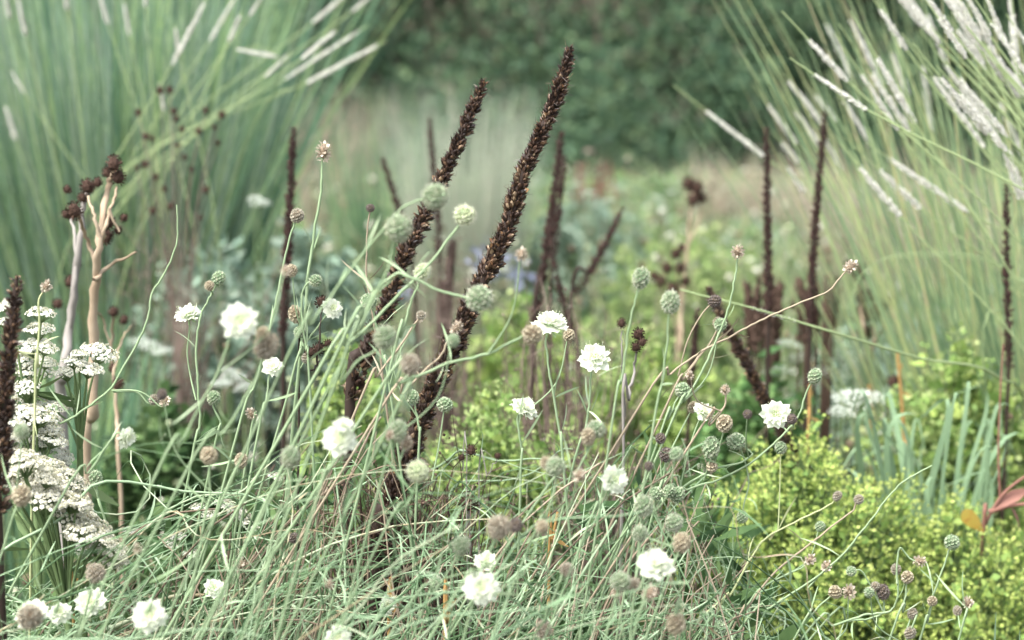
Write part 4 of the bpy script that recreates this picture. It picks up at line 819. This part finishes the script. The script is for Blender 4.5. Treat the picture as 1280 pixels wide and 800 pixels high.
# middle of the tangle
scab('low bristly green ball left, under the wavy stem branch', [('g',267,498,18,[(268,512),(275,540),(262,590)],None)], 1.97)
scab('small tan bud between the low bristly ball and the soft white flower', [('t',315,518,13,[(318,530),(310,570)],None)], 1.95)
scab('green ball on the edge of the thick spike, upper of the two there', [('g',516,497,18,[(520,512),(524,540),(520,600)],None),('g',556,506,20,[(554,520),(548,560),(540,600)],None)], 1.93)
scab('soft green ball before the thick spike near its foot', [('g',497,541,25,[(494,560),(485,600)],None),('t',508,553,18,[(500,575)],None)], 1.64)
scab('big soft white scabious flower left of the foot of the thick spike', [('f',425,549,44,[(418,568),(405,600),(380,660)],(.1,-.7,.65)),('f',430,531,26,[(424,550)],(.2,-.3,.9))], 1.58)
scab('fluffy white ball at the foot of the thick spike', [('w',522,589,29,[(518,606),(508,640),(490,690)],(.2,-.3,.9))], 1.62)
scab('grey green soft ball left of the big soft white flower', [('g',363,573,26,[(361,592),(352,640),(335,700)],None)], 1.6)
scab('tan ball on a slender stem, right one of a pair near the white yarrow sprigs', [('t',301,577,19,[(298,595),(288,640)],None)], 1.85)
scab('tan ball on a slender stem, left one of a pair near the white yarrow sprigs', [('t',261,570,24,[(262,590),(264,630),(255,690)],None)], 1.68)
scab('white scabious flower turned sideways beside the tan dead stalk', [('f',158,547,30,[(148,540),(135,552),(110,590),(80,640)],(.8,-.5,-.15))], 1.8)
scab('dark edged green ball beside the diagonal yarrow band', [('g',120,599,19,[(121,612),(128,640),(140,670)],None)], 1.95)
scab('tan soft ball over the aged yarrow at the edge', [('t',27,621,27,[(24,640),(15,690)],None),('g',27,540,19,[(26,560),(20,620)],None)], 1.68)
scab('tiny brown bud on a straight stem before the tiered yarrow', [('s',58,358,15,[(50,375),(49,410),(48,460),(46,500)],None)], 1.9, mat_=Yl)
scab('green soft ball right of the small black husk', [('g',694,583,27,[(692,602),(682,650),(660,710)],None),('t',682,580,16,[(684,610)],None)], 1.64)
scab('green ball with a tan twin behind, above the soft green ball', [('g',745,537,24,[(741,553),(730,590),(700,650)],None),('t',735,548,20,[(733,565)],None)], 1.72)
scab('dark purple ball alone on a thin stem left of the crowded balls', [('d',833,569,19,[(831,584),(827,610),(815,650)],None),('g',836,615,18,[(830,630)],None),('g',820,617,18,[(818,635)],None),('g',846,620,20,[(832,640)],None)], 1.95)
scab('white scabious flower opening among stems below the front pair', [('f',768,600,38,[(760,612),(745,640),(715,690)],(.35,-.7,.5))], 1.75)
scab('green ball low at the middle right of the tangle, above the soft white flower', [('g',804,635,24,[(801,652),(795,690)],None),('g',842,654,23,[(835,670),(820,700)],None)], 1.72)
scab('tan soft ball at the edge of the low spurge', [('t',852,681,24,[(848,700),(838,740)],None),('g',800,667,21,[(800,690),(795,720)],None)], 1.68)
# bottom
scab('grey tan soft ball, largest in the lower middle', [('p',623,660,32,[(618,682),(605,720),(580,780)],(.2,-.5,.8))], 1.56)
scab('grey green ball close left of the largest grey tan ball', [('g',576,683,23,[(570,700),(555,740),(530,790)],None)], 1.64)
scab('upper white scabious flower of the touching pair at the bottom', [('f',607,702,32,[(600,716),(588,750),(570,790)],(.2,-.5,.8))], 1.75)
scab('lower, larger white scabious flower of the touching pair at the bottom', [('f',602,734,46,[(595,752),(580,790)],(.1,-.8,.5))], 1.57)
scab('soft white scabious flower beside the low spurge mound', [('f',819,705,50,[(813,725),(800,770)],(.05,-.45,.85))], 1.58)
scab('soft green ball below and left of the flower beside the spurge', [('g',776,727,26,[(772,748),(760,790)],None),('p',793,731,17,[(786,748)],None),('t',812,742,18,[(800,765)],None)], 1.62)
scab('tan ball at the bottom below the flower beside the spurge', [('t',845,778,27,[(840,800)],None)], 1.6)
scab('sharp green ball with leafy bracts at the bottom edge', [('g',897,785,23,[(885,788),(870,800)],(.8,-.2,.5)),('g',880,770,14,[(880,785)],None)], 1.93)
scab('small grey ball at the bottom edge in the middle', [('p',680,785,22,[(676,800)],None)], 1.66)
scab('small grey ball on the left of the orange strip, lower middle', [('p',709,712,19,[(704,726),(690,770)],None)], 1.66)
scab('small green ball left of the touching white pair', [('g',545,728,18,[(540,742),(525,780)],None)], 1.75)
scab('pinkish pointed bud over the lower left flowers', [('p',120,718,23,[(118,738),(110,780)],None)], 1.7)
scab('shaggy white scabious flower under the pinkish pointed bud', [('f',113,752,40,[(108,770),(98,800)],(.1,-.7,.6))], 1.75)
scab('white scabious flower half behind a soft grey ball in the bottom corner', [('f',40,768,44,[(34,785),(28,805)],(-.1,-.6,.7)),('p',37,773,31,[(32,795)],(.2,-.6,.7))], 1.62)
scab('small white scabious flower between the corner flower and the shaggy one', [('f',75,766,30,[(70,780),(62,800)],FRU)], 1.72)
scab('soft white scabious flower low, right of the shaggy one', [('f',187,769,44,[(180,785),(170,805)],(.15,-.8,.5))], 1.58)
scab('small pale greenish scabious flower in the tangle below the yarrow sprigs', [('f',268,735,28,[(262,748),(245,785)],FRU)], 1.8)
scab('white scabious flower cut by the bottom edge', [('f',423,797,34,[(415,812)],FRU)], 1.62)
scab('ragged white scabious flower half hidden in stems at the bottom', [('f',484,757,26,[(478,772),(465,800)],(.6,-.6,.3))], 1.85)
scab('brown ball beside the yarrow sprigs in the tangle', [('t',300,706,16,[(297,722),(285,765)],None)], 1.9)
# lower right, over the spurge
scab('upright green ball standing clear over the lower right spurge', [('g',1190,678,21,[(1186,692),(1178,718),(1168,748),(1160,780),(1150,810)],None),('t',1165,752,13,[(1160,768)],None)], 1.95)
scab('small brown ball on a curled neck over the spurge, with a tan head beneath', [('t',1149,701,14,[(1140,700),(1130,688),(1124,690),(1122,720),(1122,752),(1112,768),(1080,772),(1040,785),(1000,805)],(.9,0,-.15)),('p',1120,712,15,[(1121,730)],None)], 1.95, mat_=M_STEM)
scab('white tipped round tan head on an upright stem among the spurge', [('t',1134,722,16,[(1134,740),(1132,765),(1120,795)],None),('p',1140,768,14,[(1134,785)],None)], 1.94)
scab('dark ball with a hooked green ball on the same stem over the spurge', [('d',1104,742,18,[(1104,760),(1095,770),(1060,775),(1015,795)],None),('g',1064,714,15,[(1076,713),(1086,728),(1096,748),(1104,765)],(-.8,0,.6)),('p',1094,733,13,[(1098,750)],None)], 1.96)
scab('pair of whitish dry heads at the near edge of the spurge', [('t',1044,740,18,[(1032,752),(1015,768),(995,795)],(.6,0,.8)),('t',1061,739,18,[(1060,760),(1058,785),(1045,800)],None)], 1.95)
scab('tan dry head on a long slanting stem crossing the spurge, lowest one', [('s',1012,700,14,[(1004,708),(982,720),(950,740),(922,775),(905,805)],None)], 1.97)
scab('long bare brown tipped stem slanting high over the spurge with a dry bud halfway', [('s',1033,708,15,[(1025,718),(1010,735)],None)], 1.96, bare=[(1165,582),(1132,600),(1110,625),(1090,655),(1060,692),(1020,728),(970,765),(920,805)])
scab('purple bud on a curved stem before the pointed spurge top, right one', [('p',1073,625,13,[(1064,638),(1040,655),(1010,680),(965,715),(930,760),(908,795)],None)], 1.97, mat_=Bn)
scab('purple bud on a curved stem before the pointed spurge top, left one', [('p',1046,621,13,[(1035,633),(1000,650),(962,670),(942,695),(915,740),(888,785)],None)], 1.98, mat_=Yl)
scab('ragged tan bud at the lower right corner', [('s',1210,753,16,[(1205,770),(1196,800)],None),('p',1197,765,12,[(1200,785)],None)], 1.93)
scab('grey bud at the bottom near the upright green ball', [('p',1138,790,16,[(1130,805)],None)], 1.93)

# ------------------------------------------------------------------ the tangle of stems nobody could count
def tangle():
    topx = [-60, 60, 140, 200, 300, 400, 470, 560, 640, 720, 800, 880, 960, 1020]; topy = [690, 720, 715, 640, 580, 520, 490, 560, 590, 560, 520, 550, 690, 790]
    n = 1350
    px = rng.uniform(-80, 980, n); ty = np.interp(px, topx, topy); py = ty+(rng.uniform(0, 1, n)**.75)*(880-ty)
    Y = np.clip(rng.normal(2.04, .16, n), 1.75, 2.4); Y = np.where(rng.random(n) < .10, rng.uniform(1.55, 1.75, n), Y)
    tip = PV(px, py, Y)
    a = np.radians(np.clip(rng.normal(46, 34, n), -25, 165)); a = np.where(rng.random(n) < .18, np.radians(rng.uniform(80, 160, n)), a)
    L = rng.uniform(.12, .36, n); L[:70] = rng.uniform(.4, .6, 70); d = np.stack([np.cos(a), rng.normal(0, .35, n), np.sin(a)], -1)
    mid = tip-d*L[:, None]*.6; mid[:, 2] -= .02*rng.normal(0, 1, n)
    low = mid-(d*.55+np.array([0, 0, .6]))*L[:, None]*.8
    root = low.copy(); root[:, 0] -= .22*low[:, 2]*np.sign(d[:, 0]); root[:, 2] = 0
    t1 = bez(tip, mid, low, 16); t2 = bez(low, low*.6+root*.4+np.array([0, 0, -.05]), root, 5)[:, 1:]
    path = np.concatenate([t1, t2], 1)
    K = path.shape[1]; tt = np.linspace(0, 1, K)[None, :, None]; ph = rng.uniform(0, 6.28, (n, 1, 3)); fr = rng.uniform(3, 9, (n, 1, 1)); am = rng.gamma(1.4, .006, (n, 1, 1))
    path = path+am*np.sin(fr*tt*2+ph)*np.sin(np.pi*np.clip(tt*1.1+.05, 0, 1))+np.cumsum(rng.normal(0, .0007, (n, K, 3)), 1)*(np.arange(K) < 14)[None, :, None]
    r = (.0003+rng.gamma(2.0, .00019, n))[:, None]*np.interp(np.linspace(0, 1, K), [0, .4, 1], [.55, 1, 1.15])[None]
    mb = MB(); tubes(mb, path, r, 5)
    # thread-fine leaves
    k = 4200; e = rng.integers(0, n, k); s = rng.integers(1, 15, k); p = path[e, s]
    dd = unit(rng.normal(0, .7, (k, 3))+np.array([.25, 0, .5])); Ls = rng.uniform(.012, .045, k)
    p1 = p+dd*Ls[:, None]*.5+rng.normal(0, .004, (k, 3)); p2 = p+dd*Ls[:, None]+np.array([0, 0, -.012])*rng.uniform(0, 1.5, (k, 1))+rng.normal(0, .005, (k, 3))
    ribbons(mb, bez(p, p1, p2, 6), rng.uniform(.0009, .0022, k)[:, None]*np.array([[.7, 1, 1, .9, .6, .15]]))
    single('scabious_undergrowth', mb, M_TANGLE, (0, 0, 0), kind='stuff')
    # dead stems in it
    n = 420; px = rng.uniform(150, 950, n); ty = np.interp(px, topx, topy)+25; py = ty+rng.uniform(0, 1, n)*(850-ty); Y = rng.uniform(1.85, 2.35, n); tip = PV(px, py, Y)
    a = np.radians(rng.normal(70, 30, n)); L = rng.uniform(.08, .25, n); d = np.stack([np.cos(a), rng.normal(0, .3, n), np.sin(a)], -1); low = tip-d*L[:, None]; root = low*[1, 1, 0]
    root[:, 0] -= d[:, 0]*L*.5; path = bez(tip, low+rng.normal(0, .01, (n, 3)), root, 14); path = path+np.cumsum(rng.normal(0, .0012, path.shape), 1)
    mb = MB(); tubes(mb, path, rng.uniform(.0004, .0010, n)[:, None]*np.ones((1, 14)), 4); single('dead_stem_undergrowth', mb, M_DEADST, (0, 0, 0), kind='stuff')
    # broad dark green leaves deep inside
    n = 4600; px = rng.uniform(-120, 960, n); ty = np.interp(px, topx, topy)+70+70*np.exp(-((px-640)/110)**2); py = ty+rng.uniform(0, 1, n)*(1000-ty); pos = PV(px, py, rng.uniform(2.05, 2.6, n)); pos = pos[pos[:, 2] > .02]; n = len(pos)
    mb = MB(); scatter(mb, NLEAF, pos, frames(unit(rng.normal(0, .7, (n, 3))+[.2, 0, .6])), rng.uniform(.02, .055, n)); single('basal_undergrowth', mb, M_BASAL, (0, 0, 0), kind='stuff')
tangle()
def front_blades():
    Y = 1.97; r = np.array([P(1245, 800, Y)[0], Y, 0.0]); t = thing('pointed_leaf_plant', 'two pale edged pointed leaves poking up at the lower right corner', 'plant', r)
    for x, y in ((1245, 765), (1275, 788)):
        tip = P(x, y, Y); b = r+np.array([(x-1250)*.0006, 0, 0]); q = spline([b, b*.3+tip*.7, tip], 8); mb = MB(); ribbons(mb, q[None], np.interp(np.linspace(0, 1, len(q)), [0, .7, 1], [.008, .007, .0005])[None], np.array([[1., .2, 0]])); part('leaf', mb, M_STRAP, t)
front_blades()
